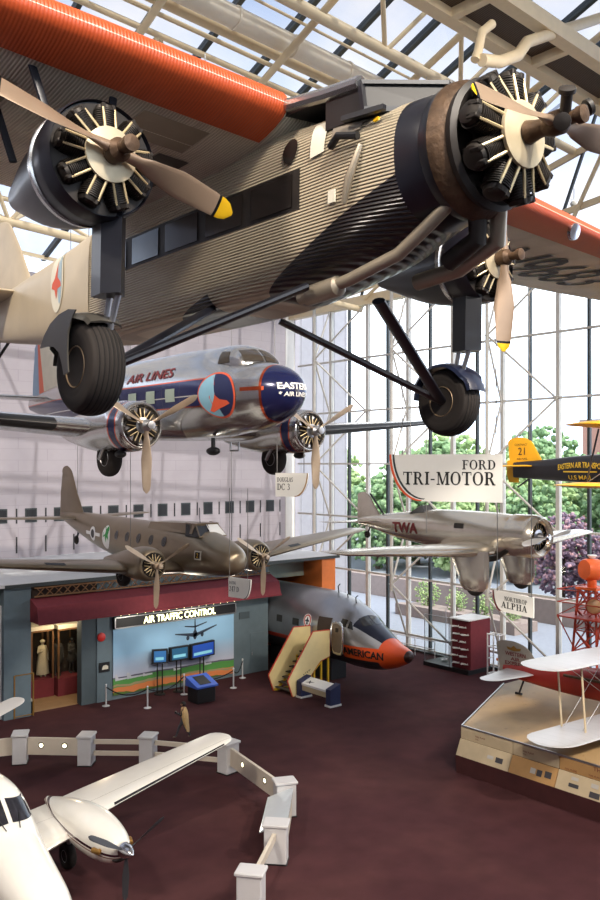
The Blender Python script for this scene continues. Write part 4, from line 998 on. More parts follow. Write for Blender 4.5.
# nose engine
e = radial(R_, (-.52, 0, 0), .61, 9, True, cov=.5)
cl = MB(); cl.lathe([(-.76, .44), (-.78, .58), (-.86, .65), (-.95, .66), (-1.0, .5)], (0, 0, 0), (1, 0, 0), 40); cl.build('exhaust_collector', 'collector', R_, w=False); cl = MB(); cl.lathe([(-.7, .5), (-.66, .57), (-.7, .62), (-.77, .6)], (0, 0, 0), (1, 0, 0), 40); cl.build('intake_ring', 'engine_black', R_, w=False)
cl = MB(); cl.lathe([(-.96, .5), (-.97, .63), (-1.06, .635), (-1.12, .6)], (0, 0, 0), (1, 0, 0), 40); cl.build('nose_ring', 'gloss_black', R_, w=False)
MB().lathe([(-.3, .11), (-.2, .085), (-.05, .075), (.02, .075)], (0, 0, 0), (1, 0, 0), 20).build('nose_case', 'collector', R_, w=False)
propmat('ford_blade', C(156, 132, 110), 1.25)
propeller(R_, (0, 0, 0), 1.18, (2, 182), .25, 'ford_blade', hub=.11, hubmat='collector')
mb = MB()
for a in (.6, 2.2, 3.6): mb.lathe([(0, .05), (.16, .05), (.17, .075), (.21, .075), (.22, .03)], (.1, .06*math.cos(a), .06*math.sin(a)), (.5, math.cos(a), math.sin(a)), 12)
mb.build('hub_bolts', 'engine_black', R_, w=False)
# exhaust pipe and muffler under the nose
MB().tube([(-1.0, -.22, -.5), (-1.25, -.28, -.7), (-1.6, -.32, -.92), (-2.2, -.4, -1.08), (-2.6, -.42, -1.14), (-3.0, -.42, -1.18)], .068, 12).build('exhaust_pipe', 'pipe_grey', R_, w=False)
MB().lathe([(0, .06), (.05, .11), (.55, .11), (.6, .06)], (-2.35, -.4, -1.12), (-1, 0, -.07), 16).build('muffler', 'pipe_grey', R_, w=False)
MB().tube([(-.95, .1, -.55), (-1.0, .16, -.8), (-1.4, .2, -.95)], .1, 12).build('carburettor_intake', 'engine_black', R_, w=False)
MB().tube([(-.86, .3, -.5), (-.95, .42, -.78), (-1.5, .5, -.95), (-2.1, .5, -1.0)], .09, 12).build('exhaust_pipe', 'pipe_grey', R_, w=False)
# nacelles with engines, legs, wheels
nf = Fus([(-.3, 0, .52, .52, .52, 2), (-.42, 0, .555, .555, .555, 2), (-.6, 0, .54, .54, .54, 2), (-1.0, .0, .46, .46, .5, 2), (-1.5, .03, .35, .36, .4, 2), (-2.3, .1, .12, .14, .14, 2)])
m = mk('nacelle', C(22, 23, 32), rough=.4, coat=.12, var=.1); m.over(m.x.lt(-4.95), C(150, 144, 132)); m.metal(m.x.lt(-4.95)*.5)
for sgn, ang in ((-1, (-14, 166)), (1, (-90, 90))):
    ox, oy, oz = -2.68, (2.87 if sgn < 0 else 2.83)*sgn, -.22
    mb = nf.mesh(40); mb.xf(Matrix.Translation((ox, oy, oz)))
    # open front ring: add an inner duct
    mb.lathe([(-.6, .5), (-.32, .52), (-.26, .535), (-.3, .55), (-.45, .557)], (ox, oy, oz), (1, 0, 0), 40, cap=False)
    nc = mb.build('nacelle', 'nacelle', R_, w=False)
    dk = MB(); dk.lathe([(-.295, .02), (-.295, .515)], (ox, oy, oz), (1, 0, 0), 32, cap=False); dk.build('engine_bay', 'engine_black', nc, w=False)
    radial(R_, (ox-.26, oy, oz), .49, 9, True, cov=.52)
    MB().lathe([(-.14, .13), (-.08, .09), (0, .07)], (ox, oy, oz), (1, 0, 0), 18).build('nose_case', 'engine_black', R_, w=False)
    propeller(R_, (ox, oy, oz), 1.31 if sgn < 0 else 1.25, ang, .27, 'ford_blade', hub=.11, hubmat='collector')
    MB().lathe([(-.66, .52), (-.68, .55), (-.75, .54), (-.77, .48)], (ox, oy, oz), (1, 0, 0), 40).build('nacelle_band', 'alu', nc, w=False)
    for dx in (-.75, -1.75):
        for dy in (-.35, .35): MB().tube([(ox+dx, oy+dy*.8, oz+.3), (ox+dx-.2, oy+dy*1.3, .85)], .045, 8, .5).build('nacelle_strut', 'gloss_black', R_, w=False)
    ax = (-3.5, 2.70*sgn, -2.11)
    lg = MB(); lg.loft([[Vector((ax[0]+.35+x_, ax[1]-.02*sgn+y_, z_)) for x_, y_ in ((-.2, -.1), (.05, -.13), (.22, 0), (.05, .13), (-.2, .1))] for z_ in (-.6, -1.36, -1.44)])
    lg.build('leg_fairing', 'gloss_black', R_, w=False)
    mb = MB()
    for dx in (.24, .42): mb.tube([(ax[0]+dx, ax[1]-.08*sgn, -1.4), (ax[0]+dx*.3, ax[1]-.05*sgn, ax[2])], .032, 8)
    mb.build('shock_leg', 'steel', R_, w=False)
    mb = MB(); inn = .55*sgn
    for fx in (-2.75, -4.6):
        mb.tube([(ax[0], ax[1]-.16*sgn, ax[2]), (fx, inn, -1.1)], .085, 10, .55)
    mb.build('axle_strut', 'gloss_black', R_, w=False)
    wheel(R_, ax, .475, .38, tyre='big_tyre', hubm='hub_bronze')
    # mudguard over the wheel
    rows = []
    for i in range(19):
        a = math.radians(52+122*i/18) if sgn < 0 else math.radians(15+160*i/18); r = .54; wd = .24*(1 if 2 < i < 16 else .75)
        rows.append([Vector((ax[0]+rr_*math.cos(a), ax[1]+dy, ax[2]+rr_*math.sin(a)*.98)) for dy, rr_ in ((-wd, r-.06), (-wd*.9, r-.015), (-wd*.4, r+.01), (wd*.4, r+.01), (wd*.9, r-.015), (wd, r-.06), (wd*.9, r-.03), (0, r-.006), (-wd*.9, r-.03))])
    mg = MB().loft(rows)
    if sgn < 0: mg.prism([(ax[0]+x_, ax[1]-.245, ax[2]+z_) for x_, z_ in ((-.66, .24), (-.56, .36), (-.42, .46), (-.22, .53), (.0, .555), (.16, .53), (.06, .44), (.0, .32), (-.01, .15), (.02, -.06), (-.08, -.08), (-.13, .04), (-.2, .15), (-.32, .22), (-.48, .24))], (0, .015, 0))
    mg.build('mudguard', 'guard_grey' if sgn < 0 else 'navy', R_, w=False)
# tail
fin_st = [(.3, -11.4, 2.3, 0, .06), (1.2, -12.1, 1.75, 0, .06), (1.75, -12.6, 1.2, 0, .06)]
mk('ford_tail', C(192, 176, 150), rough=.45, metal=.3, var=.06)
wing(fin_st, 1, tip=.2, vert=True).build('tail_fin', 'ford_tail', R_, w=False)
for s in (-1, 1): wing([(.1, -11.6, 2.1, .25, .08), (2.2, -12.1, 1.5, .3, .07)], s, tip=.4).build('stabilizer', 'ford_tail', R_, w=False)
wheel(R_, (-13.5, 0, -1.15), .2, .14, holes=False); mb = MB()
mb.tube([(-13.5, .1, -1.15), (-13.2, 0, -.5)], .035, 8); mb.tube([(-13.5, -.1, -1.15), (-12.6, 0, -.55)], .03, 8); mb.tube([(-13.5, -.1, -1.15), (-13.5, .1, -1.15)], .03, 8); mb.build('tail_wheel_fork', 'black', R_, w=False)
# airline crest on the rear side: an oval with a bird
mk('crest_blue', C(150, 170, 180), rough=.6); mk('crest_red', C(206, 84, 52), rough=.6)
ff.disc(-9.05, -.02, .3, .52, -1, .012, 28, 5).build('crest', 'paper', R_, w=False)
cx_, cz_ = -9.05, -.02
P = [(-.05, .42), (.04, .3), (.06, .05), (.2, -.05), (.22, -.12), (.07, -.14), (.0, -.3), (-.08, -.14), (-.22, -.1), (-.2, -.02), (-.07, .05)]
MB().add([ff.side(cx_+a, cz_+b, -1, .02) for a, b in P], [tuple(range(len(P)))]).build('crest_bird', 'crest_red', R_, w=False)
ff.disc(-8.9, -.02, .09, .4, -1, .018, 16, 3).build('crest_field', 'crest_blue', R_, w=False)
# wind-driven generator and little fittings at the nose side
MB().tube([(-1.75, -.72, .12), (-1.85, -.78, -.2), (-1.95, -.75, -.42)], [.03, .045, .03], 8).build('pitot_strut', 'pipe_grey', R_, w=False)
MB().box((-2.15, -.735, -.3), (.1, .02, .13)).build('placard', 'paper', R_, w=False)
MB().lathe([(0, .05), (.03, .04)], (-1.66, -.58, .36), (0, -1, .4), 12).build('nose_light', 'tip_yellow', R_, w=False)
MB().tube([(-2.15, -.76, .2), (-2.0, -.8, .26), (-1.75, -.76, .2)], .04, 8).build('control_horn', 'black', R_, w=False)

# ================================================================ 2. twin-engined silver airliner with blue stripe
DCX, DCY, DCZ = 13.77, 16.6, 12.85
DC = E('airliner', 'polished silver airliner with a blue stripe and dark blue nose hung behind the big tire', 'airplane', (DCX, DCY, DCZ), rz=-PI/2)
R_ = DC
df = Fus([(0, -.02, .03, .03, .03, 2), (-.05, -.02, .24, .24, .24, 2), (-.25, -.02, .5, .46, .48, 2), (-.7, 0, .8, .66, .76, 2), (-1.3, .02, 1.0, .78, .95, 2), (-1.7, .03, 1.08, .86, 1.03, 2), (-2.3, .05, 1.15, 1.1, 1.1, 2), (-3.4, .06, 1.22, 1.3, 1.2, 2), (-6, .06, 1.24, 1.32, 1.22, 2), (-9, .1, 1.2, 1.26, 1.18, 2), (-12, .24, .9, .98, .95, 2), (-14.5, .38, .5, .6, .6, 2), (-16.6, .45, .12, .25, .22, 2)])
m = mk('dc_skin', C(196, 194, 192), rough=.2, metal=.95, var=.05, vscale=1.5)
orange = C(214, 96, 60); blue = C(36, 40, 82)
m.over(m.x.gt(-3.2)*0+((m.z-.02).abs().lt(.38))*(m.x.lt(-2.1)), orange); bl = ((m.z-.02).abs().lt(.345))*(m.x.lt(-2.15)); m.over(bl, blue)
m.over(((m.z+.05).abs().lt(.015))*(m.x.lt(-2.6)), C(200, 196, 190))
ncap = m.x+(m.z*m.z)*.35-((m.z-.0).abs().lt(.09))*0
m.over(ncap.gt(-.62), orange); nb = ncap.gt(-.56); m.over(nb, C(28, 32, 70))
m.over(((m.z-.02).abs().lt(.05))*(m.x.lt(-.5))*(m.x.gt(-1.15)), orange)
m.metal(.95-bl*.7-nb*.75)
pl_ = (((m.x/.9).frac()-.5).abs().gt(.492)); m.over(pl_*.35, C(120, 118, 116))
df.mesh(56).build('fuselage', 'dc_skin', R_, w=False)
ws = MB()
for s in (-1, 1):
    ws.hexa([(-1.32, 0, .62), (-1.62, s*.72, .56), (-1.9, s*.7, .6), (-1.9, 0, .6), (-1.72, 0, 1.14), (-1.92, s*.5, 1.08), (-2.1, s*.5, 1.0), (-2.1, 0, 1.0)])
cb = MB(); cq = Fus([(-1.3, .68, .3, .06, .3, 2.4), (-1.45, .68, .6, .3, .4, 2.5), (-1.9, .66, .78, .6, .4, 2.5), (-2.6, .62, .9, .73, .4, 2.2), (-4.0, .6, .9, .72, .4, 2)]); cq.mesh(32).build('cockpit_hood', 'dc_skin', R_, w=False)
mk('cockpit_glass', C(60, 54, 48), rough=.1, var=.1)
for s in (-1, 1):
    cq_p = lambda x, z: cq.side(x, z, s, .012)
    cq.front_patch((s*.04, .82), (s*.6, .8), (s*.54, 1.1), (s*.04, 1.17)).build('windscreen', 'cockpit_glass', R_, w=False)
    cq.patch([(-2.25, .76), (-1.86, .78), (-1.95, 1.08), (-2.25, 1.1)], s, .014, 5, 4).build('cockpit_side_window', 'cockpit_glass', R_, w=False)
    for k in range(7):
        x = -4.05-k*1.05; df.patch([(x-.24, -.16), (x+.24, -.16), (x+.24, .2), (x-.24, .2)], s, .015, 6, 4).build('cabin_window', 'gallery_green', R_, w=False)
letters('AIR LINES', None, None, None, .27, 'maroon_text', R_, 'lettering', align=0, width=2.6, bold=.02, w=False, fn=lambda s, t: df.side(-5.35+s, .53+t+s*.01, -1, .018))
letters('EASTERN', None, None, None, .27, 'maroon_text', R_, 'lettering', align=0, width=2.2, bold=.02, w=False, fn=lambda s, t: df.side(-8.6+s, .5+t, -1, .018))
letters('EASTERN', None, None, None, .17, 'white_text', R_, 'lettering', align=0, width=1.0, bold=.025, w=False, fn=lambda s, t: df.front(s*.95, .0+t*.95, .02))
letters('* AIR LINES *', None, None, None, .12, 'white_text', R_, 'lettering', align=0, width=.95, bold=.02, w=False, fn=lambda s, t: df.front(s*.95, -.18+t*.95, .02))
# oval emblem: pale and dark blue halves and a red bird
df.disc(-2.0, -.08, .72, .6, -1, .012, 36, 6).build('emblem_rim', 'crest_red', R_, w=False)
em = mk('emblem_field', C(30, 36, 74), rough=.5); em.over((em.x+.15*em.z).lt(-2.02), C(130, 176, 196))
df.disc(-2.0, -.08, .67, .555, -1, .02, 36, 6).build('emblem_field', 'emblem_field', R_, w=False)
P = [(-.12, .5), (-.02, .3), (.0, .0), (.16, -.12), (.42, -.16), (.5, -.24), (.3, -.3), (.05, -.36), (-.22, -.44), (-.34, -.4), (-.16, -.24), (-.24, -.05)]
MB().add([df.side(-2.0+a, -.08+b, -1, .028) for a, b in P], [tuple(range(len(P)))]).build('emblem_bird', 'crest_red', R_, w=False)
DW = [(0, -4.3, 4.3, -.95, .14), (3.3, -4.35, 4.1, -.9, .14), (9, -5.6, 2.9, -.5, .12), (13.6, -6.9, 1.9, -.15, .1)]
for s in (-1, 1):
    wg = wing(DW, s, tip=.9).build('wing', 'alu', R_, w=False)
    rows = []
    for i in range(21):
        y = 4.3+(13.2-4.3)*i/20; rows.append([on_wing(DW, y, q_, s, b, .012) for q_, b in ((.05, False), (.02, False), (.006, False), (0, True), (.006, True), (.02, True), (.05, True), (.08, True))])
    MB().loft(rows, cap=False, closed=False).build('deicer_boot', 'black', wg, w=False, label='black rubber strip')
    oy = 2.82*s; oz = -.9; ox = -2.56
    nq = Fus([(-.28, 0, .5, .5, .5, 2), (-.22, 0, .56, .56, .56, 2), (-.35, 0, .63, .63, .63, 2), (-.9, 0, .67, .67, .67, 2), (-1.2, 0, .66, .68, .66, 2), (-2.4, -.05, .6, .62, .6, 2), (-4.2, 0, .35, .35, .36, 2), (-5.4, .1, .06, .1, .1, 2)])
    if 'dc_cowl' not in M:
        m = mk('dc_cowl', C(196, 192, 188), rough=.2, metal=.95, var=.06)
        sw = m.x+3.9+.0*m.z; tri = (m.z+.9).abs()*.18
        m.over(((m.x+tri).lt(-3.0))*((m.x-tri*0).gt(-3.42)), orange); bb = ((m.x+tri).lt(-3.05))*(m.x.gt(-3.37)); m.over(bb, blue); m.metal(.95-bb*.7)
    mb = nq.mesh(40); mb.xf(Matrix.Translation((ox, oy, oz))); mb.lathe([(-.3, .03), (-.3, .46), (-.18, .5)], (ox, oy, oz), (1, 0, 0), 32, cap=False)
    nc = mb.build('nacelle', 'dc_cowl', R_, w=False)
    MB().lathe([(-.285, .02), (-.285, .49)], (ox, oy, oz), (1, 0, 0), 28, cap=False).build('engine_bay', 'engine_black', nc, w=False)
    radial(R_, (ox-.3, oy, oz), .48, 9, True, cover='steel', cov=.42)
    MB().lathe([(-.2, .14), (0, .06)], (ox, oy, oz), (1, 0, 0), 14).build('nose_case', 'steel', R_, w=False)
    propeller(R_, (ox, oy, oz), 1.72, (-90, 28, 150), .27, 'prop_metal', hub=.15, hubmat='steel')
    wheel(R_, (-4.55, oy, -1.72), .5, .36, hubm='steel')
    MB().tube([(-4.55, oy-.3, -1.75), (-4.2, oy-.3, -1.3), (-4.2, oy+.3, -1.3), (-4.55, oy+.3, -1.75)], .05, 8).build('wheel_fork', 'steel', R_, w=False)
    MB().ell((-3.55, oy+.2*s, -1.62), (.25, .12, .1), 12, 8).build('oil_scoop', 'black', R_, w=False)
for s in (-1, 1): wing([(.1, -13.6, 2.2, .55, .09), (3.6, -14.5, 1.3, .6, .08)], s, tip=.4).build('stabilizer', 'alu', R_, w=False)
m = mk('dc_fin', C(200, 194, 176), rough=.35, metal=.5, var=.05); m.over((m.x+m.z*.28).lt(-14.95), C(206, 92, 56)); m.over((m.x+m.z*.12).lt(-15.6), C(126, 152, 178))
wing([(.5, -12.6, 3.9, 0, .07), (1.6, -13.9, 2.5, 0, .07), (2.5, -14.5, 1.75, 0, .07)], 1, tip=.4, vert=True).build('tail_fin', 'dc_fin', R_, w=False)
MB().beam((-12.7, 0, .9), (-14.6, 0, 2.75), .1, .08).build('fin_boot', 'black', R_, w=False)
MB().ell((-14.9, 0, -.32), (.22, .07, .22), 12, 8).build('tail_wheel', 'rubber', R_, w=False)
MB().tube([(-3.3, -.3, -1.15), (-3.3, -.3, -1.45)], .06, 8).ell((-3.3, -.3, -1.52), (.3, .13, .12), 14, 8).build('loop_antenna', 'black', R_, w=False)
MB().tube([(-3.6, .5, -1.25), (-3.6, .5, -1.5), (-3.2, .5, -1.5), (-3.2, .5, -1.25)], .03, 8).build('boarding_rail', 'steel', R_, w=False)
mb = MB()
for x, y, l in ((-5, -3.2, 9), (-5, 3.2, 9), (-13, 0, 8)): MB().tube([(x, y, -.5), (x, y, l)], .014, 5).build('suspension_cable', 'wire', R_, w=False)

# ================================================================ 3. grey twin-engined airliner above the gallery
BX, BY, BZ = 18.61, 25.75, 7.36
BO = E('airliner', 'dull bronze-grey twin-engined airliner with a row of oval windows above the gallery', 'airplane', (BX, BY, BZ), rz=-PI/2)
R_ = BO
mk('bo_skin', C(134, 120, 100), rough=.32, metal=.75, var=.07, vscale=1.2)
bf = Fus([(0, 0, .03, .03, .03, 2), (-.06, 0, .3, .3, .3, 2), (-.3, .0, .54, .52, .5, 2), (-.8, .02, .72, .68, .64, 2.1), (-1.6, .06, .84, .86, .76, 2.2), (-2.4, .08, .88, 1.0, .82, 2.3), (-4, .1, .9, 1.06, .86, 2.4), (-7, .14, .9, 1.04, .84, 2.4), (-10, .35, .7, .88, .74, 2.3), (-13, .72, .36, .55, .5, 2), (-15.3, 1.0, .06, .18, .14, 2)])
bf.mesh(48).build('fuselage', 'bo_skin', R_, w=False)
mk('dark_glass', C(46, 44, 42), rough=.12, var=.1)
for s in (-1, 1):
    for k in range(5):
        x = -3.95-k*1.0; bf.disc(x, .52, .17, .2, s, .012, 18, 3).build('cabin_window', 'dark_glass', R_, w=False)
cb = MB(); cb.hexa([(-1.78, -.62, .82), (-2.6, -.72, .82), (-2.6, .72, .82), (-1.78, .62, .82), (-2.2, -.5, 1.26), (-2.8, -.56, 1.3), (-2.8, .56, 1.3), (-2.2, .5, 1.26)]); cb.build('cockpit_canopy', 'dark_glass', R_, w=False)
fr = MB()
for y in (-.55, 0, .55): fr.beam((-1.76, y*1.1, .82), (-2.2, y*.9, 1.27), .04, .05)
fr.beam((-1.76, -.62, .83), (-1.76, .62, .83), .05, .05); fr.beam((-2.2, -.5, 1.27), (-2.2, .5, 1.27), .06, .05)
for s in (-1, 1): fr.beam((-2.2, s*.5, 1.27), (-2.8, s*.56, 1.31), .05, .05); fr.beam((-2.25, s*.64, .83), (-2.5, s*.54, 1.28), .05, .04)
fr.build('canopy_frame', 'bo_skin', R_, w=False)
MB().add([(-1.75, -.05, .86), (-1.75, .6, .86), (-2.17, .48, 1.26), (-2.17, -.05, 1.27)], [(0, 1, 2, 3)]).build('windscreen', 'white', R_, w=False)
MB().hexa([(-2.25, -.66, .92), (-5.6, -.66, .92), (-5.6, .66, .92), (-2.25, .66, .92), (-2.15, -.52, 1.32), (-5.6, -.5, 1.22), (-5.6, .5, 1.22), (-2.15, .52, 1.32)]).build('cabin_roof_fairing', 'bo_skin', R_, w=False)
BWG = [(0, -2.7, 4.2, -.5, .14), (2.5, -2.75, 3.9, -.38, .14), (7, -3.7, 2.6, .02, .12), (10.6, -4.5, 1.7, .33, .1)]
for s in (-1, 1):
    wg = wing(BWG, s, tip=.7).build('wing', 'bo_skin', R_, w=False)
    mb = MB()
    mb.add([on_wing(BWG, y, q_, s, False, .012) for y, q_ in ((5.2, .03), (5.9, .03), (5.9, .1), (5.2, .1))], [(0, 1, 2, 3)]); mb.build('landing_light', 'black', wg, w=False)
    ox, oy, oz = -1.75, 2.45*s, -.12
    nq = Fus([(-.3, 0, .45, .45, .45, 2), (-.26, 0, .5, .5, .5, 2), (-.4, 0, .6, .6, .6, 2), (-.8, 0, .65, .65, .65, 2), (-1.5, -.02, .62, .6, .6, 2), (-2.6, -.06, .46, .4, .46, 2), (-4., -.12, .12, .14, .14, 2)])
    mb = nq.mesh(36); mb.xf(Matrix.Translation((ox, oy, oz))); mb.lathe([(-.32, .03), (-.32, .44), (-.24, .48)], (ox, oy, oz), (1, 0, 0), 30, cap=False); nc = mb.build('nacelle', 'bo_skin', R_, w=False)
    MB().lathe([(-.295, .02), (-.295, .47)], (ox, oy, oz), (1, 0, 0), 28, cap=False).build('engine_bay', 'engine_black', nc, w=False)
    radial(R_, (ox-.32, oy, oz), .46, 9, True, cover='bo_skin', cov=.36)
    MB().lathe([(-.25, .12), (0, .05)], (ox, oy, oz), (1, 0, 0), 14).build('nose_case', 'engine_black', R_, w=False)
    propeller(R_, (ox, oy, oz), 1.55, (-92, 28, 148), .22, 'prop_metal', hub=.13, hubmat='prop_metal')
    wheel(R_, (-4.3, oy, -.72), .42, .3, hubm='steel', holes=False)
    mb = MB()
    for dy in (-.22, .22): mb.tube([(-4.3, oy+dy, -.72), (-3.6, oy+dy, -.4)], .05, 8)
    mb.build('wheel_leg', 'black', R_, w=False)
for s in (-1, 1): wing([(.05, -12.9, 2.3, .95, .08), (4.0, -13.7, 1.3, 1.05, .07)], s, tip=.4).build('stabilizer', 'bo_skin', R_, w=False)
wing([(.8, -12.5, 3.0, 0, .07), (2.2, -13.5, 1.9, 0, .07), (3.1, -14.0, 1.2, 0, .06)], 1, tip=.4, vert=True).build('tail_fin', 'bo_skin', R_, w=False)
MB().ell((-13.6, 0, -.12), (.22, .08, .22), 12, 8).build('tail_wheel', 'rubber', R_, w=False); MB().tube([(-13.6, 0, -.1), (-13.3, 0, .4)], .05, 8).build('tail_wheel_leg', 'black', R_, w=False)
# markings
bf.patch([(-11.4, .36), (-9.7, .33), (-9.7, .48), (-11.4, .52)], -1, .012, 14, 3).build('insignia_bar', 'white', R_, w=False)
bf.disc(-10.55, .42, .33, .33, -1, .016, 24, 3).build('insignia_disc', 'white', R_, w=False)
bf.disc(-10.55, .42, .2, .2, -1, .022, 20, 3).build('insignia_star', 'black', R_, w=False)
mk('crest_green', C(50, 150, 70), rough=.6)
bf.disc(-9.0, .36, .42, .52, -1, .012, 28, 4).build('crest_shield', 'white', R_, w=False)
P = [(-.3, .1), (-.18, .42), (-.02, .3), (.12, .46), (.28, .3), (.22, .05), (.3, -.2), (.1, -.05), (-.02, -.3), (-.1, 0), (-.3, -.08)]
MB().add([bf.side(-9.0+a, .42+b, -1, .024) for a, b in P], [tuple(range(len(P)))]).build('crest_map', 'crest_green', R_, w=False)
P = bf.patch([(-1.75, .0), (-1.35, .0), (-1.35, .34), (-1.75, .34)], -1, .012, 4, 4); P.build('nose_badge', 'paper', R_, w=False)
bf.patch([(-1.69, .05), (-1.41, .05), (-1.41, .29), (-1.69, .29)], -1, .02, 4, 4).build('nose_badge_field', 'interior_dark', R_, w=False)
letters('2', None, None, None, .17, 'tip_yellow', R_, 'lettering', w=False, fn=lambda s, t: bf.side(-1.55+s, .08+t, -1, .028))
MB().tube([(-2.5, -.1, 1.28), (-2.55, -.1, 1.9)], .015, 6).build('aerial', 'black', R_, w=False)
mb = MB(); 
for x, y, l in ((-4.2, -2.2, 14), (-4.2, 2.6, 14), (-13.5, 0, 12)): MB().tube([(x, y, .2), (x, y, l)], .014, 5).build('suspension_cable', 'wire', R_, w=False)

# ================================================================ 4. silver single-engined low-wing mailplane
AX, AY, AZ = 22.85, 15.5, 8.7
AL = E('mailplane', 'polished silver low-wing mailplane with red TWA letters hung before the window wall', 'airplane', (AX, AY, AZ), rz=-PI/2)
R_ = AL
m = mk('al_skin', C(214, 206, 192), rough=.24, metal=.8, var=.06, vscale=1.5); m.over((((m.x/.55).frac()-.5).abs().gt(.49))*.35, C(120, 112, 104))
af = Fus([(-1.05, 0, .5, .5, .5, 2), (-1.1, 0, .58, .58, .58, 2), (-1.8, 0, .64, .64, .66, 2.1), (-3, .02, .62, .64, .66, 2.2), (-4.5, .04, .54, .6, .6, 2.2), (-6.2, .06, .36, .42, .46, 2), (-7.6, .08, .16, .24, .22, 2), (-8.4, .08, .04, .12, .1, 2)])
af.L = [[q_[0], q_[1], q_[2]*1.07, q_[3]*1.07, q_[4]*1.07, q_[5]] for q_ in af.L]; af.mesh(44).build('fuselage', 'al_skin', R_, w=False)
mb = MB(); mb.lathe([(-.3, .42), (-.2, .5), (-.16, .57), (-.24, .64), (-.5, .685), (-1.15, .68), (-1.2, .6)], (0, 0, 0), (1, 0, 0), 44, cap=False); cw_ = mb.build('cowl', 'al_skin', R_, w=False)
MB().lathe([(-.4, .02), (-.4, .56)], (0, 0, 0), (1, 0, 0), 30, cap=False).build('engine_bay', 'engine_black', cw_, w=False)
radial(R_, (-.45, 0, 0), .46, 9, True, cover='steel', cov=.5)
MB().lathe([(-.3, .14), (0, .06)], (0, 0, 0), (1, 0, 0), 14).build('nose_case', 'steel', R_, w=False)
propeller(R_, (0, 0, 0), 1.3, (6, 186), .2, 'prop_plain', hub=.12, hubmat='chrome', nose=False)
AW = [(0, -1.5, 2.5, -.5, .2), (1.4, -1.55, 2.35, -.5, .2), (5.0, -2.0, 1.7, -.33, .15), (6.0, -2.15, 1.4, -.29, .12)]
for s in (-1, 1):
    wing(AW, s, tip=.5).build('wing', 'al_skin', R_, w=False)
    # trouser fairing and wheel
    R1 = []
    for z, xa_, xb_, w_ in ((-.45, -1.3, -2.9, .26), (-.9, -1.3, -2.7, .26), (-1.3, -1.3, -2.5, .26), (-1.6, -1.34, -2.38, .24), (-1.72, -1.45, -2.25, .18)):
        R1.append([Vector(((xa_+xb_)/2+(xa_-xb_)/2*math.cos(2*PI*k/20), s*1.2+w_*math.sin(2*PI*k/20), z)) for k in range(20)])
    MB().loft(R1).build('wheel_fairing', 'al_skin', R_, w=False)
    wheel(R_, (-1.82, s*1.2, -1.58), .31, .28, holes=False)
for s in (-1, 1): wing([(.05, -7.1, 1.2, .15, .08), (2.1, -7.4, .8, .16, .07)], s, tip=.25).build('stabilizer', 'al_skin', R_, w=False)
wing([(.15, -7.0, 1.45, 0, .07), (.7, -7.5, .95, 0, .07), (1.0, -7.7, .72, 0, .06)], 1, tip=.2, vert=True).build('tail_fin', 'al_skin', R_, w=False)
MB().beam((-6.95, 0, .3), (-7.75, 0, 1.15), .06, .05).build('fin_boot', 'black', R_, w=False)
letters('TWA', None, None, None, .36, 'maroon_text', R_, 'lettering', align=0, width=1.35, bold=.03, serif=False, w=False, fn=lambda s, t: af.side(-5.55+s, -.16+t+s*.02, -1, .015))
wheel(R_, (-7.9, 0, -.4), .13, .1, holes=False); MB().tube([(-7.9, 0, -.38), (-7.7, 0, 0)], .03, 8).build('tail_wheel_leg', 'black', R_, w=False)
cp = MB(); cp.hexa([(-4.75, -.3, .58), (-5.5, -.3, .52), (-5.5, .3, .52), (-4.75, .3, .58), (-4.95, -.22, .82), (-5.0, -.22, .82), (-5.0, .22, .82), (-4.95, .22, .82)]); cp.build('windscreen', 'dark_glass', R_, w=False)
af.patch([(-3.15, .15), (-2.75, .15), (-2.75, .32), (-3.15, .32)], -1, .012, 5, 3).build('cabin_window', 'dark_glass', R_, w=False)
MB().tube([(-1.1, -.45, -.4), (-1.7, -.3, -.75), (-2.2, -.1, -.85)], .09, 10).build('exhaust_pipe', 'engine_black', R_, w=False)
mb = MB()
for x, y, l in ((-3.6, -1.5, 15), (-3.6, 1.5, 15), (-5.7, 0, 15)): MB().tube([(x, y, 0), (x, y, l)], .013, 5).build('suspension_cable', 'wire', R_, w=False)

# ================================================================ 5. black and yellow mail biplane, upper right
PXc, PYc, PZc = 23.9, 17.5, 10.75
PT = E('biplane', 'black biplane with yellow wings and tail hung at the right edge', 'airplane', (PXc, PYc, PZc), rz=-PI/2)
R_ = PT      # origin at the rudder post
mk('pt_black', C(40, 38, 42), rough=.35, var=.08); m = mk('pt_yellow', C(236, 176, 40), rough=.5, var=.04); m = mk('pt_fin', C(240, 178, 34), rough=.5, var=.04)
pf = Fus([(7.0, .1, .3, .3, .3, 2), (6.4, .08, .42, .42, .42, 2), (5.0, .06, .42, .5, .46, 2.6), (3.0, .05, .38, .46, .42, 3), (1.2, .04, .26, .32, .34, 3), (0, .03, .06, .24, .26, 3)])
pf.mesh(32).build('fuselage', 'pt_black', R_, w=False)
radial(R_, (7.1, 0, .1), .5, 9, False); propeller(R_, (7.5, 0, .1), 1.3, (40, 220), .2, 'prop_plain')
wing([(.1, 1.25, 1.4, 0, .05), (.5, 1.0, 1.2, 0, .05), (.9, .75, .98, 0, .05)], 1, tip=.2, vert=True).build('tail_fin', 'pt_fin', R_, w=False)
wing([(-.4, .2, .4, 0, .06), (-.1, .2, .5, 0, .06), (.3, .12, .4, 0, .06)], 1, tip=.05, vert=True).build('rudder_foot', 'pt_fin', R_, w=False)
for s in (-1, 1): wing([(.05, .9, 1.1, .15, .07), (1.4, .6, .7, .15, .07)], s, tip=.25).build('stabilizer', 'pt_fin', R_, w=False)
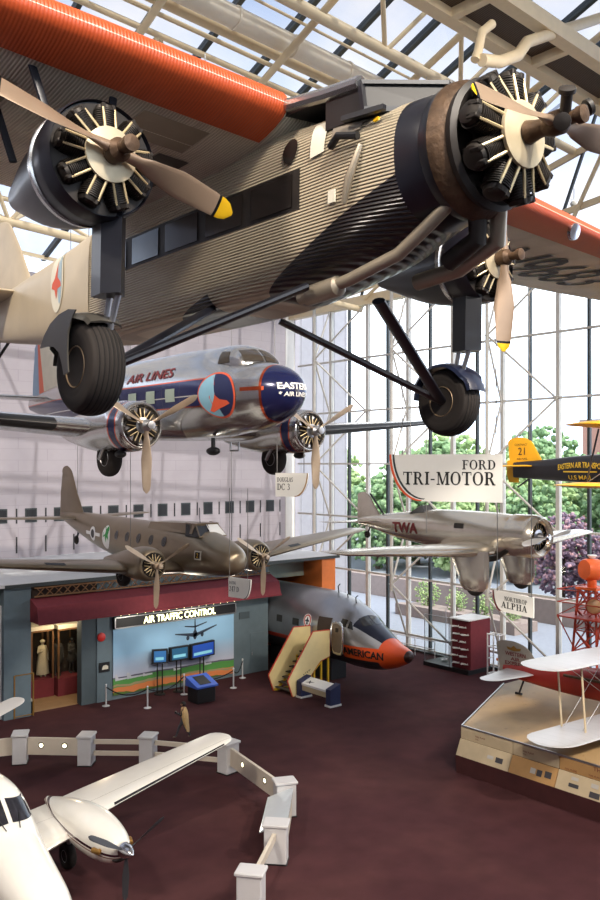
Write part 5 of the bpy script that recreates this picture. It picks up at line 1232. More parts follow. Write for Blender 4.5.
for s in (-1, 1):
    wing([(0, 6.2, 1.35, 1.18, .14), (4.3, 6.1, 1.35, 1.22, .14)], s, tip=.6).build('upper_wing', 'pt_yellow', R_, w=False)
    wing([(.3, 5.5, 1.2, -.42, .14), (3.9, 5.4, 1.2, -.34, .14)], s, tip=.55).build('lower_wing', 'pt_yellow', R_, w=False)
    mb = MB()
    for xx in (5.9, 5.1): mb.tube([(xx, s*3.3, 1.15), (xx-.5, s*3.1, -.35)], .035, 8, .6)
    mb.build('wing_strut', 'pt_black', R_, w=False); mb = MB()
    for a, b in (((5.6, s*3.3, 1.15), (5, s*.4, -.3)), ((5.3, s*.4, 1.1), (4.6, s*3.1, -.3))): mb.tube([a, b], .01, 5)
    mb.build('bracing_wire', 'wire', R_, w=False)
mb = MB()
for xx in (5.9, 5.0):
    for s in (-1, 1): mb.tube([(xx, s*.3, .4), (xx, s*.5, 1.18)], .03, 8)
mb.build('cabane_strut', 'pt_black', R_, w=False)
mb = MB(); mb.tube([(.7, 0, -.2), (.15, 0, -.55)], .03, 8); mb.build('tail_skid', 'pt_black', R_, w=False)
letters('EASTERN AIR TRANSPORT', None, None, None, .17, 'yellow_text', R_, align=0, width=1.7, bold=.02, w=False, fn=lambda s, t: pf.side(2.75+s, .08+t+.08*(1-(s/.85)**2)-.05, -1, .012))
letters('U.S MAIL', None, None, None, .13, 'yellow_text', R_, align=0, width=.85, bold=.02, w=False, fn=lambda s, t: pf.side(2.7+s, -.26+t, -1, .012))
pf.patch([(2.1, -.04), (3.3, -.04), (3.3, .0), (2.1, .0)], -1, .012, 8, 2).build('name_line', 'yellow_text', R_, w=False)
fy = lambda x, z: Vector((x, -.045, z))
mb = MB()
for s_, x, z, h, w_ in (('21', .38, .52, .24, None), ('CONTRACT', .36, .82, .07, .5), ('AIR MAIL', .4, .36, .06, .42), ('ROUTE', .36, .22, .06, .34)):
    letters(s_, None, None, None, h, 'interior_dark', R_, width=w_, w=False, mb=mb, fn=lambda s, t: fy(x+s-.05, z+t))
mb.build('fin_lettering', 'interior_dark', R_, w=False)
mb = MB()
for x, y in ((5.4, -.6), (5.4, .6), (.6, 0)): MB().tube([(x, y, .2), (x, y, 8.5)], .012, 5).build('suspension_cable', 'wire', R_, w=False)
# ================================================================ display platform, lower right
mk('plywood', C(172, 142, 100), rough=.55, var=.1, vscale=.5); M['plywood'].over(M['plywood'].noise(.45, 4.).lin(.48, .7)*.6, C(128, 104, 74)); M['plywood'].over(M['plywood'].noise(6., 2.).gt(.72)*.5, C(120, 92, 60))
mk('plat_cream', C(196, 178, 146), rough=.6); mk('plat_tan', C(186, 144, 92), rough=.6); mk('plat_kick', C(72, 34, 34), rough=.7, var=.1); mk('photo_dark', C(66, 64, 68), rough=.5); mk('photo_pale', C(190, 186, 178), rough=.5)
pt = E('display_platform', 'plywood-topped display platform with slanted caption panels in the lower right corner', 'platform', (27, 16, 0))
TOP = 1.6
mb = MB(); mb.prism([(24.25, 9, TOP-.04), (24.25, 19.95, TOP-.04), (30.2, 22.6, TOP-.04), (32.5, 22.6, TOP-.04), (32.5, 9, TOP-.04)], (0, 0, .04)); mb.build('deck', 'plywood', pt)
mb = MB(); mb.prism([(24.27, 9, .02), (24.27, 19.93, .02), (30.2, 22.58, .02), (32.45, 22.58, .02), (32.45, 9, .02)], (0, 0, TOP-.07)); mb.build('body', 'plat_kick', pt)
mb = MB(); mb.beam((24.22, 9, TOP), (24.22, 19.98, TOP), .05, .06); mb.beam((24.22, 19.98, TOP), (30.2, 22.64, TOP), .05, .06); mb.build('edge_strip', 'steel', pt)
# end of the panels
bounds = [20.0, 17.75, 15.95, 14.2, 12.3, 10.4, 9.0]
upc = ['plat_cream', 'plat_cream', 'plat_tan', 'plat_tan', 'plat_tan', 'plat_cream']; slc = ['plat_cream', 'plat_tan', 'plat_cream', 'plat_cream', 'plat_tan', 'plat_cream']
for i in range(6):
    b, a = bounds[i], bounds[i+1]; a += .03
    MB().bx(24.2, 24.26, a, b, 1.16, TOP-.04).build('upper_panel', upc[i], pt)
    MB().hexa([(23.92, a, .62), (24.2, a, .62), (24.2, b, .62), (23.92, b, .62), (24.16, a, 1.15), (24.2, a, 1.15), (24.2, b, 1.15), (24.16, b, 1.15)]).build('slanted_panel', slc[i], pt)
mb = MB(); mb.hexa([(23.94, 9, .0), (24.27, 9, .0), (24.27, 20.0, .0), (23.94, 20.0, .0), (23.9, 9, .62), (24.27, 9, .62), (24.27, 20.02, .62), (23.9, 20.02, .62)]); mb.build('kickboard', 'plat_kick', pt)
sp = lambda y, k: Vector((23.92+.24*k-.012, y, .62+.53*k))
def photo(y0, y1, k0, k1, mat): MB().add([sp(y0, k0), sp(y1, k0), sp(y1, k1), sp(y0, k1)], [(0, 1, 2, 3)]).build('photo', mat, pt)
for y0, y1, k0, k1, mt in ((18.7, 18.45, .38, .58, 'photo_pale'), (18.35, 18.05, .3, .6, 'photo_dark'), (16.95, 16.75, .35, .65, 'photo_pale'), (16.7, 16.5, .3, .65, 'photo_dark'), (16.4, 16.15, .35, .7, 'photo_dark'),
    (15.5, 15.15, .3, .5, 'photo_dark'), (15.45, 15.2, .68, .85, 'photo_pale'), (14.75, 14.5, .6, .82, 'photo_pale'), (14.75, 14.4, .1, .4, 'photo_dark'), (13.7, 13.4, .6, .85, 'photo_dark'), (13.75, 13.45, .25, .4, 'photo_pale'), (12.95, 12.6, .5, .9, 'photo_dark'), (13.0, 12.65, .1, .35, 'photo_dark')): photo(y0, y1, k0, k1, mt)
mb = MB()
up = lambda y, z: Vector((24.19, y, z))
def ptx(s, y, z, h, w=None): letters(s, (24.193, y, z), (0, -1, 0), (0, 0, 1), h, 'maroon_text', pt, width=w, mb=mb, align=-1)
ptx('THE AIRCRAFT UNDERWAY', 14.75, 1.42, .13, 2.6)
for y, z in ((19.35, 1.34), (17.35, 1.34), (15.75, 1.2), (14.9, 1.22), (14.2, 1.22), (13.3, 1.22)):
    ptx('MAIL PLANE', y, z, .06, .42); ptx('1926', y, z-.09, .05)
mb.build('caption', 'maroon_text', pt)
# ---- red and silver mail biplane on it (origin at rudder post, heading -Y)
WXc, WYc, WZc = 29.2, 21.9, TOP
WB = E('biplane', 'red biplane with silver wings and lettered grey fin standing on the plywood platform', 'airplane', (WXc, WYc, WZc), rz=-PI/2)
R_ = WB
mk('wa_red', C(150, 40, 34), rough=.4, var=.07); mk('wa_silver', C(206, 204, 204), rough=.4, metal=.35, var=.05, vscale=1.2); mk('wa_fin', C(172, 164, 152), rough=.5, metal=.2, var=.06)
m = M['wa_silver']; m.over((((m.y/.42).frac()-.5).abs().gt(.475))*.35, C(166, 164, 166))
wf = Fus([(8.6, 1.2, .3, .3, .3, 2), (8.0, 1.2, .48, .5, .5, 3), (5.5, 1.2, .52, .58, .6, 3.4), (3.5, 1.1, .45, .5, .55, 3.4), (1.5, .94, .25, .36, .34, 3), (0, .86, .05, .24, .16, 3)])
wf.mesh(32).build('fuselage', 'wa_red', R_, w=False)
wing([(.8, 1.85, 2.0, 0, .05), (1.5, 1.6, 1.9, 0, .05), (1.85, 1.3, 1.65, 0, .05)], 1, tip=.28, vert=True).build('tail_fin', 'wa_fin', R_, w=False)
for s in (-1, 1): wing([(.05, 1.7, 1.5, 1.0, .07), (1.8, 1.3, .9, .98, .07)], s, tip=.5).build('stabilizer', 'wa_silver', R_, w=False)
WU = [(0, 6.7, 1.75, 2.75, .09), (5.3, 6.6, 1.75, 2.9, .09)]; WL = [(.4, 6.9, 1.75, .42, .09), (5.1, 6.7, 1.75, .5, .09)]
for s in (-1, 1):
    wing(WU, s, tip=.9).build('upper_wing', 'wa_silver', R_, w=False); wing(WL, s, tip=.9).build('lower_wing', 'wa_silver', R_, w=False)
    mb = MB()
    for xx in (6.1, 5.2): mb.tube([(xx, s*4.0, 2.82), (xx+.1, s*3.9, .55)], .05, 8, .5)
    mb.build('wing_strut', 'pt_yellow' if False else 'plat_cream', R_, w=False)
    mb = MB()
    for a, b in (((6.0, s*4, 2.8), (6.1, s*.5, .7)), ((5.2, s*4, 2.8), (5.4, s*.5, .7)), ((6, s*.7, 2.7), (6.1, s*3.9, .6)), ((5.2, s*.7, 2.7), (5.4, s*3.9, .6))): mb.tube([a, b], .012, 5)
    mb.build('bracing_wire', 'steel', R_, w=False)
    mb = MB()
    for xx in (6.2, 5.3): mb.tube([(xx, s*.45, 1.6), (xx, s*.6, 2.75)], .035, 8)
    mb.build('cabane_strut', 'plat_cream', R_, w=False)
    wheel(R_, (6.6, s*.9, .38), .38, .14, holes=False); mb = MB(); mb.tube([(6.6, s*.9, .38), (7.2, s*.4, .75)], .04, 8); mb.tube([(6.6, s*.9, .38), (5.8, s*.4, .75)], .04, 8); mb.build('wheel_leg', 'wa_red', R_, w=False)
mb = MB(); mb.tube([(1.0, 0, .65), (.75, 0, .03)], .04, 8); mb.tube([(.9, .0, .055), (.6, 0, .055)], .05, 8); mb.build('tail_skid', 'engine_black', R_, w=False)
MB().tube([(3.2, -.55, 1.35), (8.2, -.62, 1.45)], .055, 8).build('exhaust_pipe', 'collector', R_, w=False)
MB().lathe([(8.55, .3), (8.75, .28), (8.8, .1)], (0, 0, 1.2), (1, 0, 0), 20).build('nose_cap', 'wa_silver', R_, w=False); propeller(R_, (8.9, 0, 1.2), 1.4, (50, 230), .2, 'prop_metal')
mb = MB()
for s_, z, h, w_ in (('WESTERN', 1.55, .15, 1.0), ('AIR', 1.36, .13, .45), ('EXPRESS', 1.17, .14, 1.0)): letters(s_, None, None, None, h, 'maroon_text', R_, width=w_, bold=.02, w=False, mb=mb, fn=lambda s, t: Vector((.62+s, -.06, z+t)))
mb.build('fin_lettering', 'maroon_text', R_, w=False)
P = [(-.25, 1.85), (-.3, 1.95), (-.12, 1.92), (0, 2.03), (.12, 1.92), (.3, 1.95), (.25, 1.85), (0, 1.8)]
MB().add([(.55+a*1.2, -.06, b-.06) for a, b in P], [tuple(range(8))]).build('fin_emblem', 'brass', R_, w=False)

# ================================================================ 7. white twin turboprop, lower left
KX, KY = 7.6, 16.3
KA = E('light_airliner', 'glossy white twin-propeller business plane parked on the floor at lower left', 'airplane', (KX, KY, 0), rz=-PI/2)
R_ = KA
m = mk('ka_white', C(236, 232, 222), rough=.22, coat=.5, var=.02); 
ln = m.z-(1.3+(m.x+.0)*-.05); str_ = ((ln+.12*(m.x+1.6).max(0)*0).abs().lt(.035))*(m.y.abs().gt(.0)); m.over(str_, C(70, 36, 48)); m.over(((ln+.09).abs().lt(.02)), C(150, 120, 110))
kf = Fus([(0, 1.3, .03, .03, .03, 2), (-.08, 1.3, .2, .17, .17, 2), (-.5, 1.33, .4, .34, .36, 2.1), (-1.3, 1.5, .58, .52, .56, 2.2), (-2.3, 1.66, .7, .68, .68, 2.2), (-3.0, 1.8, .76, .78, .78, 2.3), (-3.5, 1.95, .79, 1.0, .92, 2.3), (-4.2, 2.1, .82, 1.26, 1.05, 2.3), (-5.2, 2.1, .82, 1.28, 1.05, 2.4), (-7, 2.1, .8, 1.22, .95, 2.4), (-9, 2.4, .5, .8, .65, 2.2), (-10.8, 2.8, .1, .25, .2, 2)])
kf.mesh(44).build('fuselage', 'ka_white', R_, w=False)
mk('ka_glass', C(44, 44, 50), rough=.08, var=.15)
def kq(pts, off=.02):
    mb = MB(); mb.add([kf.front(y, z, off) for y, z in pts], [tuple(range(len(pts)))]); return mb
for s in (-1, 1):
    kf.front_patch((s*.05, 2.72), (s*.62, 2.66), (s*.55, 3.04), (s*.05, 3.12)).build('windscreen', 'ka_glass', R_, w=False)
    kf.patch([(-4.5, 2.6), (-4.0, 2.6), (-4.15, 2.95), (-4.5, 3.0)], s, .014, 6, 5).build('cockpit_side_window', 'ka_glass', R_, w=False)
    MB().tube([kf.front(s*.16, 2.62, .04), kf.front(s*.26, 2.86, .04)], .012, 6).build('wiper', 'black', R_, w=False)
KW = [(0, -4.3, 2.6, 1.2, .16), (1.4, -4.35, 2.5, 1.28, .16), (2.7, -4.65, 2.25, 1.45, .15), (3.4, -5.0, 1.85, 1.6, .14), (7.6, -5.4, 1.15, 2.4, .12)]
m = mk('ka_wing', C(236, 232, 222), rough=.25, coat=.4, var=.02); m.over((((m.x+5.6)).abs().lt(.006)), C(150, 144, 134))
for s in (-1, 1):
    wg = wing(KW, s, tip=.4).build('wing', 'ka_wing', R_, w=False)
    rows = []
    for i in range(15):
        y = 3.6+(7.5-3.6)*i/14; rows.append([on_wing(KW, y, q_, s, b, .01) for q_, b in ((.03, False), (.012, False), (0, True), (.012, True), (.04, True), (.08, True))])
    MB().loft(rows, cap=False, closed=False).build('deicer_boot', 'black', wg, w=False, label='black rubber strip')
    oy = 2.55*s
    nq = Fus([(-2.62, 1.6, .16, .16, .16, 2), (-2.75, 1.58, .28, .27, .32, 2), (-3.1, 1.56, .41, .4, .48, 2.2), (-3.8, 1.56, .52, .5, .56, 2.4), (-4.7, 1.56, .54, .5, .5, 2.4), (-5.8, 1.54, .42, .34, .26, 2.2), (-7.0, 1.5, .1, .08, .08, 2)])
    mb = nq.mesh(32, y0=oy); mb.build('nacelle', 'ka_white', R_, w=False)
    MB().ell((-2.78, oy, 1.3), (.12, .2, .08), 14, 8).build('intake', 'engine_black', R_, w=False)
    for t in (-1, 1): MB().tube([(-3.1, oy+t*.3, 1.5), (-3.0, oy+t*.44, 1.5), (-3.2, oy+t*.5, 1.5)], .07, 10).build('exhaust_stack', 'brass', R_, w=False)
    mk('blade_dark', C(50, 50, 54), rough=.4) if 'blade_dark' not in M else None
    propeller(R_, (-2.42, oy, 1.6), 1.18, (28, 148, 268), .17, 'blade_dark', hub=.14, hubmat='chrome', spinner=[(-.16, .15), (-.1, .19), (.05, .17), (.2, .11), (.3, .04), (.32, .005)])
    wheel(R_, (-5.7, oy, .36), .36, .26, holes=False); MB().tube([(-5.7, oy, .36), (-5.5, oy, 1.4)], .06, 10).build('gear_leg', 'steel', R_, w=False)
    m = None
wheel(R_, (-1.5, 0, .26), .26, .18, holes=False); MB().tube([(-1.5, 0, .26), (-1.6, 0, 1.0)], .05, 10).build('nose_gear_leg', 'steel', R_, w=False)
for s in (-1, 1): wing([(.05, -9.1, 1.5, 2.75, .06), (2.9, -9.9, .95, 3.45, .05)], s, tip=.3).build('stabilizer', 'ka_wing', R_, w=False)
wing([(2.4, -8.4, 2.6, 0, .08), (3.4, -9.6, 1.5, 0, .08), (4.2, -10.1, 1.1, 0, .08)], 1, tip=.3, vert=True).build('tail_fin', 'ka_white', R_, w=False)
kf.patch([(-1.02, 1.16), (-.86, 1.16), (-.86, 1.34), (-1.02, 1.34)], 1, .015, 3, 3).build('nose_vent', 'interior_dark', R_, w=False)

# ================================================================ barrier ring round it
mk('barrier', C(206, 204, 204), rough=.45, var=.03); mk('barrier_panel', C(214, 202, 184), rough=.5, var=.03); m = mk('glossy_panel', C(214, 224, 230), rough=.12, var=.03, coat=.5)
PO = [(8.0, 32.6), (12.4, 30.9), (14.2, 29.2), (15.9, 27.7), (17.7, 25.2), (16.9, 21.0), (14.75, 18.7), (12.55, 16.9)]
plab = ['white barrier post behind the plane tail at far left', 'white barrier post between the two lamp panels behind the wing', 'white barrier post where the lamp panels end and the rails begin', 'wide pale barrier post between two rail pairs behind the wing', 'white barrier post under the white wing tip', 'white barrier post at the far end of the glossy sloping panel', 'white barrier post at the near end of the glossy sloping panel', 'white barrier post at the bottom edge where the single rail ends']
def ang_(a, b): return math.atan2(b[1]-a[1], b[0]-a[0])
p0 = None
for i, p in enumerate(PO):
    a = ang_(PO[max(i-1, 0)], PO[min(i+1, len(PO)-1)])
    if p0 is None:
        p0 = E('barrier_post', plab[i], 'barrier post', (p[0], p[1], 0), rz=a, group='posts of the barrier ring')
        MB().box((0, 0, .52), (.5, .62, 1.0), 0, .02).build('post_box', 'barrier', p0, w=False); MB().box((0, 0, 1.06), (.58, .72, .09), 0, .02).build('cap', 'barrier', p0, w=False)
        MB().box((0, 0, .015), (.54, .66, .03)).build('foot', 'black', p0, w=False)
    else: copy_tree(p0, loc=(p[0], p[1], 0), rz=a, label=plab[i])
def seg(i): return Vector((*PO[i], 0)), Vector((*PO[i+1], 0))
def lamp_panel(i, lab, n_):
    a, b = seg(i); d = (b-a).normalized(); nr = Vector((d.y, -d.x, 0)); a2, b2 = a+d*.28, b-d*.28
    t = E('lamp_barrier', lab, 'barrier', (a+b)/2, group='lamp panels of the barrier ring'); mb = MB(); mb.beam(a2+Vector((0, 0, .62)), b2+Vector((0, 0, .62)), .1, .62); mb.build('board', 'barrier_panel', t)
    for k in range(n_):
        c = a2.lerp(b2, (k+.6)/(n_+.2))+Vector((0, 0, .66)); e_ = MB()
        for sg_ in (-1, 1):
            e_.lathe([(.05, .115), (.06, .11), (.055, .08)], c, nr*sg_, 18)
        e_.build('lamp_rim', 'engine_black', t); g_ = MB()
        for sg_ in (-1, 1): g_.lathe([(.056, .075), (.066, .04)], c, nr*sg_, 16)
        g_.build('lamp_lens', 'glow', t)
lamp_panel(0, 'pale barrier panel with round lamps, leftmost behind the plane tail', 2); lamp_panel(1, 'pale barrier panel with two round lamps next to the rail section', 2); lamp_panel(4, 'pale barrier panel with two round lamps right of the white wing tip', 2)
def rail(i, z, lab, w_=.07, h_=.16):
    a, b = seg(i); d = (b-a).normalized(); tag(MB().beam(a+d*.27+Vector((0, 0, z)), b-d*.27+Vector((0, 0, z)), w_, h_).build('barrier_rail', 'barrier_panel'), lab, 'barrier rail', 'rails of the barrier ring')
rail(2, .82, 'upper rail left of the wide barrier post'); rail(2, .4, 'lower rail left of the wide barrier post'); rail(3, .82, 'upper rail between the wide post and the white wing tip'); rail(3, .4, 'lower rail between the wide post and the white wing tip')
rail(6, .78, 'single pale rail running to the post at the bottom edge', .1, .2)
a, b = seg(5); d = (b-a).normalized(); nr = Vector((-d.y, d.x, 0)) 
if nr.x > 0: nr = -nr
t = E('reading_stand', 'glossy sloping reading panel between two barrier posts', 'sign panel', (a+b)/2)
P0, P1 = a+d*.34, b-d*.34
MB().hexa([P0+nr*.5+Vector((0, 0, .62)), P1+nr*.5+Vector((0, 0, .62)), P1-nr*.3+Vector((0, 0, .95)), P0-nr*.3+Vector((0, 0, .95)), P0+nr*.5+Vector((0, 0, .67)), P1+nr*.5+Vector((0, 0, .67)), P1-nr*.3+Vector((0, 0, 1.0)), P0-nr*.3+Vector((0, 0, 1.0))]).build('board', 'glossy_panel', t)
MB().hexa([P0+nr*.05+Vector((0, 0, .15)), P1+nr*.05+Vector((0, 0, .15)), P1-nr*.25+Vector((0, 0, .15)), P0-nr*.25+Vector((0, 0, .15)), P0+nr*.05+Vector((0, 0, .74)), P1+nr*.05+Vector((0, 0, .74)), P1-nr*.25+Vector((0, 0, .74)), P0-nr*.25+Vector((0, 0, .74))]).build('support', 'barrier_panel', t)

# ================================================================ 8. airliner nose section with stairs
NX, NY, NZ = 29.7, 27.5, 1.96
NS = E('airliner_nose', 'grey airliner nose section with an orange tip standing out of the gallery', 'airplane', (NX, NY, 0), rz=-PI/2)
R_ = NS
nf_ = Fus([(0, NZ, .03, .03, .03, 2), (-.05, NZ, .24, .2, .22, 2), (-.4, NZ-.02, .48, .36, .42, 2), (-1.1, NZ-.06, .8, .6, .68, 2), (-2.0, NZ+.06, 1.12, .95, 1.0, 2), (-2.7, NZ+.3, 1.3, 1.1, 1.3, 2), (-3.3, NZ+.5, 1.42, 1.35, 1.5, 2), (-4.5, NZ+.7, 1.56, 1.62, 1.62, 2), (-6, NZ+.76, 1.62, 1.74, 1.72, 2), (-10.5, NZ+.78, 1.62, 1.74, 1.74, 2)])
m = mk('ns_skin', C(150, 150, 154), rough=.28, metal=.8, var=.08, vscale=1.2)
zl = m.z-NZ
grey = (zl.lt(-.32-(m.x+2.4)*.04)); m.over(grey, C(86, 88, 94))
ow = ((zl+.04+(m.x)*.015).abs().lt(.36))*(m.x.gt(-3.4)); hi = (zl-(-.02-(m.x+.0)*.1)).lt(.42)
org = (m.x.gt(-1.35)*((zl+m.x*.32+.1).lt(.55))).max(((zl+.06).abs().lt(.32))*(m.x.gt(-3.3)))
m.over(((zl-.72).abs().lt(.5))*(m.x.gt(-3.2))*(m.x.lt(-.9))*((zl+m.x*.36).lt(.4)), C(206, 202, 196))
m.over(((zl-.35-(-m.x-1.0)*.42).gt(0))*(m.x.gt(-2.9))*(m.x.lt(-.7)), C(50, 50, 60))
m.over(org, C(226, 86, 36)); m.over((m.x.gt(-.16)), C(60, 36, 30))
m.over(((zl+.02).abs().lt(.11))*(m.x.lt(-6.2)), C(206, 70, 50)); m.metal(.8-org*.8)
nf_.mesh(52).build('fuselage', 'ns_skin', R_, w=False)
letters('AMERICAN', None, None, None, .34, 'black_text', R_, align=0, width=2.2, bold=.03, w=False, fn=lambda s, t: nf_.side(-2.15+s, NZ-.2+t-.03*s, -1, .02))
for s in (-1, 1):
    nf_.patch([(-6.75, NZ+.75), (-6.25, NZ+.75), (-6.25, NZ+1.1), (-6.75, NZ+1.1)], s, .015, 5, 4).build('cabin_window', 'dark_glass', R_, w=False); nf_.patch([(-8.05, NZ+.75), (-7.6, NZ+.75), (-7.6, NZ+1.1), (-8.05, NZ+1.1)], s, .015, 5, 4).build('cabin_window', 'dark_glass', R_, w=False)
    nf_.patch([(-3.5, NZ+1.1), (-3.15, NZ+1.08), (-3.2, NZ+1.4), (-3.5, NZ+1.45)], s, .015, 5, 4).build('cockpit_window', 'dark_glass', R_, w=False); nf_.patch([(-3.05, NZ+1.05), (-2.78, NZ+.98), (-3.0, NZ+1.32), (-3.1, NZ+1.36)], s, .02, 5, 4).build('cockpit_window', 'dark_glass', R_, w=False)
    nf_.front_patch((s*.05, NZ+1.2), (s*.66, NZ+1.14), (s*.6, NZ+1.46), (s*.05, NZ+1.55)).build('windscreen', 'dark_glass', R_, w=False)
nf_.disc(-5.6, NZ+1.1, .3, .34, -1, .014, 24, 3).build('emblem', 'white', R_, w=False); nf_.disc(-5.6, NZ+1.1, .26, .3, -1, .018, 24, 3).build('emblem_ring', 'red', R_, w=False); nf_.disc(-5.6, NZ+1.1, .2, .24, -1, .022, 24, 3).build('emblem_field', 'white', R_, w=False)
P = [(-.02, .18), (.02, .18), (.05, .06), (.15, .02), (.15, -.04), (.04, -.03), (.06, -.18), (-.06, -.18), (-.04, -.03), (-.15, -.04), (-.15, .02), (-.05, .06)]
MB().add([nf_.side(-5.6+a, NZ+1.1+b, -1, .028) for a, b in P], [tuple(range(12))]).build('emblem_bird', 'navy', R_, w=False)
dz0, dz1 = NZ-.25, NZ+1.42
rows = [[nf_.side(-4.85+.85*k/6+0, dz0+(dz1-dz0)*i/10, -1, .016) for k in range(7)] for i in range(11)]
MB().loft(rows, cap=False, closed=False).build('doorway', 'interior_dark', R_, w=False)
# open door swung ahead on its hinge
dm = mk('door_in', C(120, 104, 88), rough=.6, var=.1)
hx = nf_.side(-3.75, NZ+.5, -1, .1); D0 = Vector((hx.x, hx.y-.05, 0)); dd = Vector((.97, -.12, 0)).normalized()
poly = []
for a_ in range(24):
    t_ = 2*PI*a_/24; u_ = math.copysign(abs(math.cos(t_))**.45, math.cos(t_)); v_ = math.copysign(abs(math.sin(t_))**.45, math.sin(t_)); poly.append(D0+dd*(.45+.43*u_)+Vector((0, 0, (dz0+dz1)/2+.8*v_)))
nrm = Vector((-dd.y, dd.x, 0))
dr = MB().prism(poly, nrm*.08).build('door', 'alu', R_, w=False)
MB().prism([p_.lerp(D0+dd*.45+Vector((0, 0, (dz0+dz1)/2)), .14)+nrm*.08 for p_ in poly], nrm*.015).build('door_lining', 'door_in', dr, w=False); MB().prism([p_.lerp(D0+dd*.45+Vector((0, 0, (dz0+dz1)/2)), .14)-nrm*.015 for p_ in poly], nrm*.015).build('door_lining', 'door_in', dr, w=False)
MB().box(D0+dd*.5+Vector((0, 0, (dz0+dz1)/2+.4))-nrm*.03, (.12, .12, .2)).build('door_window', 'dark_glass', dr, w=False)
for x, l in ((-5.0, .45), (-3.7, .4), (-4.3, .22)): MB().tube([nf_.ring(nf_.sec(x), 8)[2], nf_.ring(nf_.sec(x), 8)[2]+Vector((-.05, 0, l*.7)), nf_.ring(nf_.sec(x), 8)[2]+Vector((.1, 0, l))], .03, 6).build('antenna', 'black', R_, w=False)
MB().bx(NX-.5, NX+.5, NY+5, NY+10, 0, 1.1).build('support_plinth', 'black', R_)
# ---- stairs
mk('stair_cream', C(232, 214, 160), rough=.5, var=.04); mk('stair_yellow', C(222, 180, 40), rough=.5); mk('stair_red', C(190, 60, 40), rough=.5); mk('tread', C(70, 62, 50), rough=.8)
STR = E('boarding_stairs', 'cream and yellow boarding stairs at the open door of the nose section', 'stairs', (26.6, 32.4, 0))
sx0_, sx1_, sy0, sy1, sh_ = 25.55, 28.0, 31.3, 32.75, 1.72
for y in (sy0, sy1):
    P = [(25.7, y, .02), (25.98, y, .02), (27.4, y, 1.45), (sx1_, y, 1.6), (sx1_, y, 2.85), (26.95, y, 2.9), (25.4, y, .8)]
    MB().prism(P, (0, .07, 0)).build('side_panel', 'stair_cream', STR)
    mb = MB()
    for a, b in zip(P, P[1:]+P[:1]): mb.beam(Vector(a)+Vector((0, .035, 0)), Vector(b)+Vector((0, .035, 0)), .09, .035, (0, 1, 0))
    mb.build('panel_trim', 'stair_red', STR)
for k in range(8): z = (k+1)*sh_/8; x = sx0_+.2+k*.22; MB().bx(x, x+.26, sy0+.08, sy1, z-.05, z).build('step', 'tread', STR)
MB().bx(sx0_+1.95, sx1_, sy0+.07, sy1, sh_-.06, sh_).build('landing', 'tread', STR)
mb = MB()
for y in (sy0+.12, sy1-.05):
    for x in (27.1, 27.55, 28.0): mb.bx(x-.04, x+.04, y-.04, y+.04, 0, 1.55)
    mb.beam((25.8, y, .05), (27.5, y, 1.35), .06, .1); mb.bx(25.7, 28.05, y-.04, y+.04, .04, .12)
mb.build('undercarriage_frame', 'stair_yellow', STR)
letters('MIND YOUR STEP' if False else 'STEP', (26.55, sy0-.006, 1.0), (1, 0, .42), (-.35, 0, 1), .08, 'black_text', STR, width=.5)
# ---- slanted reading rail
RB = E('reading_rail', 'low white reading rail on navy ends before the boarding stairs', 'sign panel', (26.2, 29.9, 0)); mk('navy_end', C(40, 46, 84), rough=.6)
ya, yb = 29.0, 31.05; xr = 26.15
for y in (ya, yb): MB().hexa([(xr-.3, y-.16, .08), (xr+.3, y-.16, .08), (xr+.3, y+.16, .08), (xr-.3, y+.16, .08), (xr-.3, y-.16, .78), (xr+.3, y-.16, .98), (xr+.3, y+.16, .98), (xr-.3, y+.16, .78)]).build('end_post', 'navy_end', RB); MB().bx(xr-.34, xr+.34, y-.2, y+.2, 0, .08).build('foot', 'white', RB)
MB().hexa([(xr-.28, ya+.16, .62), (xr+.28, ya+.16, .82), (xr+.28, yb-.16, .82), (xr-.28, yb-.16, .62), (xr-.28, ya+.16, .72), (xr+.28, ya+.16, .92), (xr+.28, yb-.16, .92), (xr-.28, yb-.16, .72)]).build('board', 'white', RB); MB().bx(xr-.26, xr-.2, ya+.16, yb-.16, .38, .66).build('skirt', 'plat_cream', RB)
MB().add([(xr-.1+a*.8, (yb-.55)+b, .79+a*.8*.357) for a, b in ((-.1, .25), (.05, .1), (.2, .12), (.08, 0), (.12, -.25), (0, -.05), (-.12, -.08), (-.03, .05))], [tuple(range(8))]).build('printed_plane', 'photo_dark', RB)

# ================================================================ 9. red lattice airway beacon tower
mk('tower_red', C(176, 60, 38), rough=.5, var=.06); mk('beacon_orange', C(236, 104, 44), rough=.45)
tx, ty = 35.0, 20.0
c_ = at(592, 600, D=37.6); tx, ty = c_.x, c_.y
TW = E('beacon_tower', 'red lattice beacon tower with an orange drum lamp behind the red biplane', 'tower', (tx, ty, 0))
hb = lambda z: .75-.06*z
mb = MB()
for sx in (-1, 1):
    for sy in (-1, 1): mb.beam((tx+sx*hb(0), ty+sy*hb(0), 0), (tx+sx*hb(5.6), ty+sy*hb(5.6), 5.6), .09, .09)
mb.build('corner_leg', 'tower_red', TW); mb = MB()
for i in range(6):
    z0, z1 = i*.93, (i+1)*.93
    for a, b in (((-1, -1), (1, -1)), ((1, -1), (1, 1)), ((1, 1), (-1, 1)), ((-1, 1), (-1, -1))):
        A = lambda s_, z: (tx+s_[0]*hb(z), ty+s_[1]*hb(z), z)
        mb.beam(A(a, z0), A(b, z1), .05, .05); mb.beam(A(b, z0), A(a, z1), .05, .05); mb.beam(A(a, z1), A(b, z1), .05, .05)
mb.build('bracing', 'tower_red', TW)
zp = 4.35; hp_ = 1.05; mb = MB(); mb.bx(tx-hp_, tx+hp_, ty-hp_, ty+hp_, zp-.06, zp); mb.build('platform', 'tower_red', TW); mb = MB()
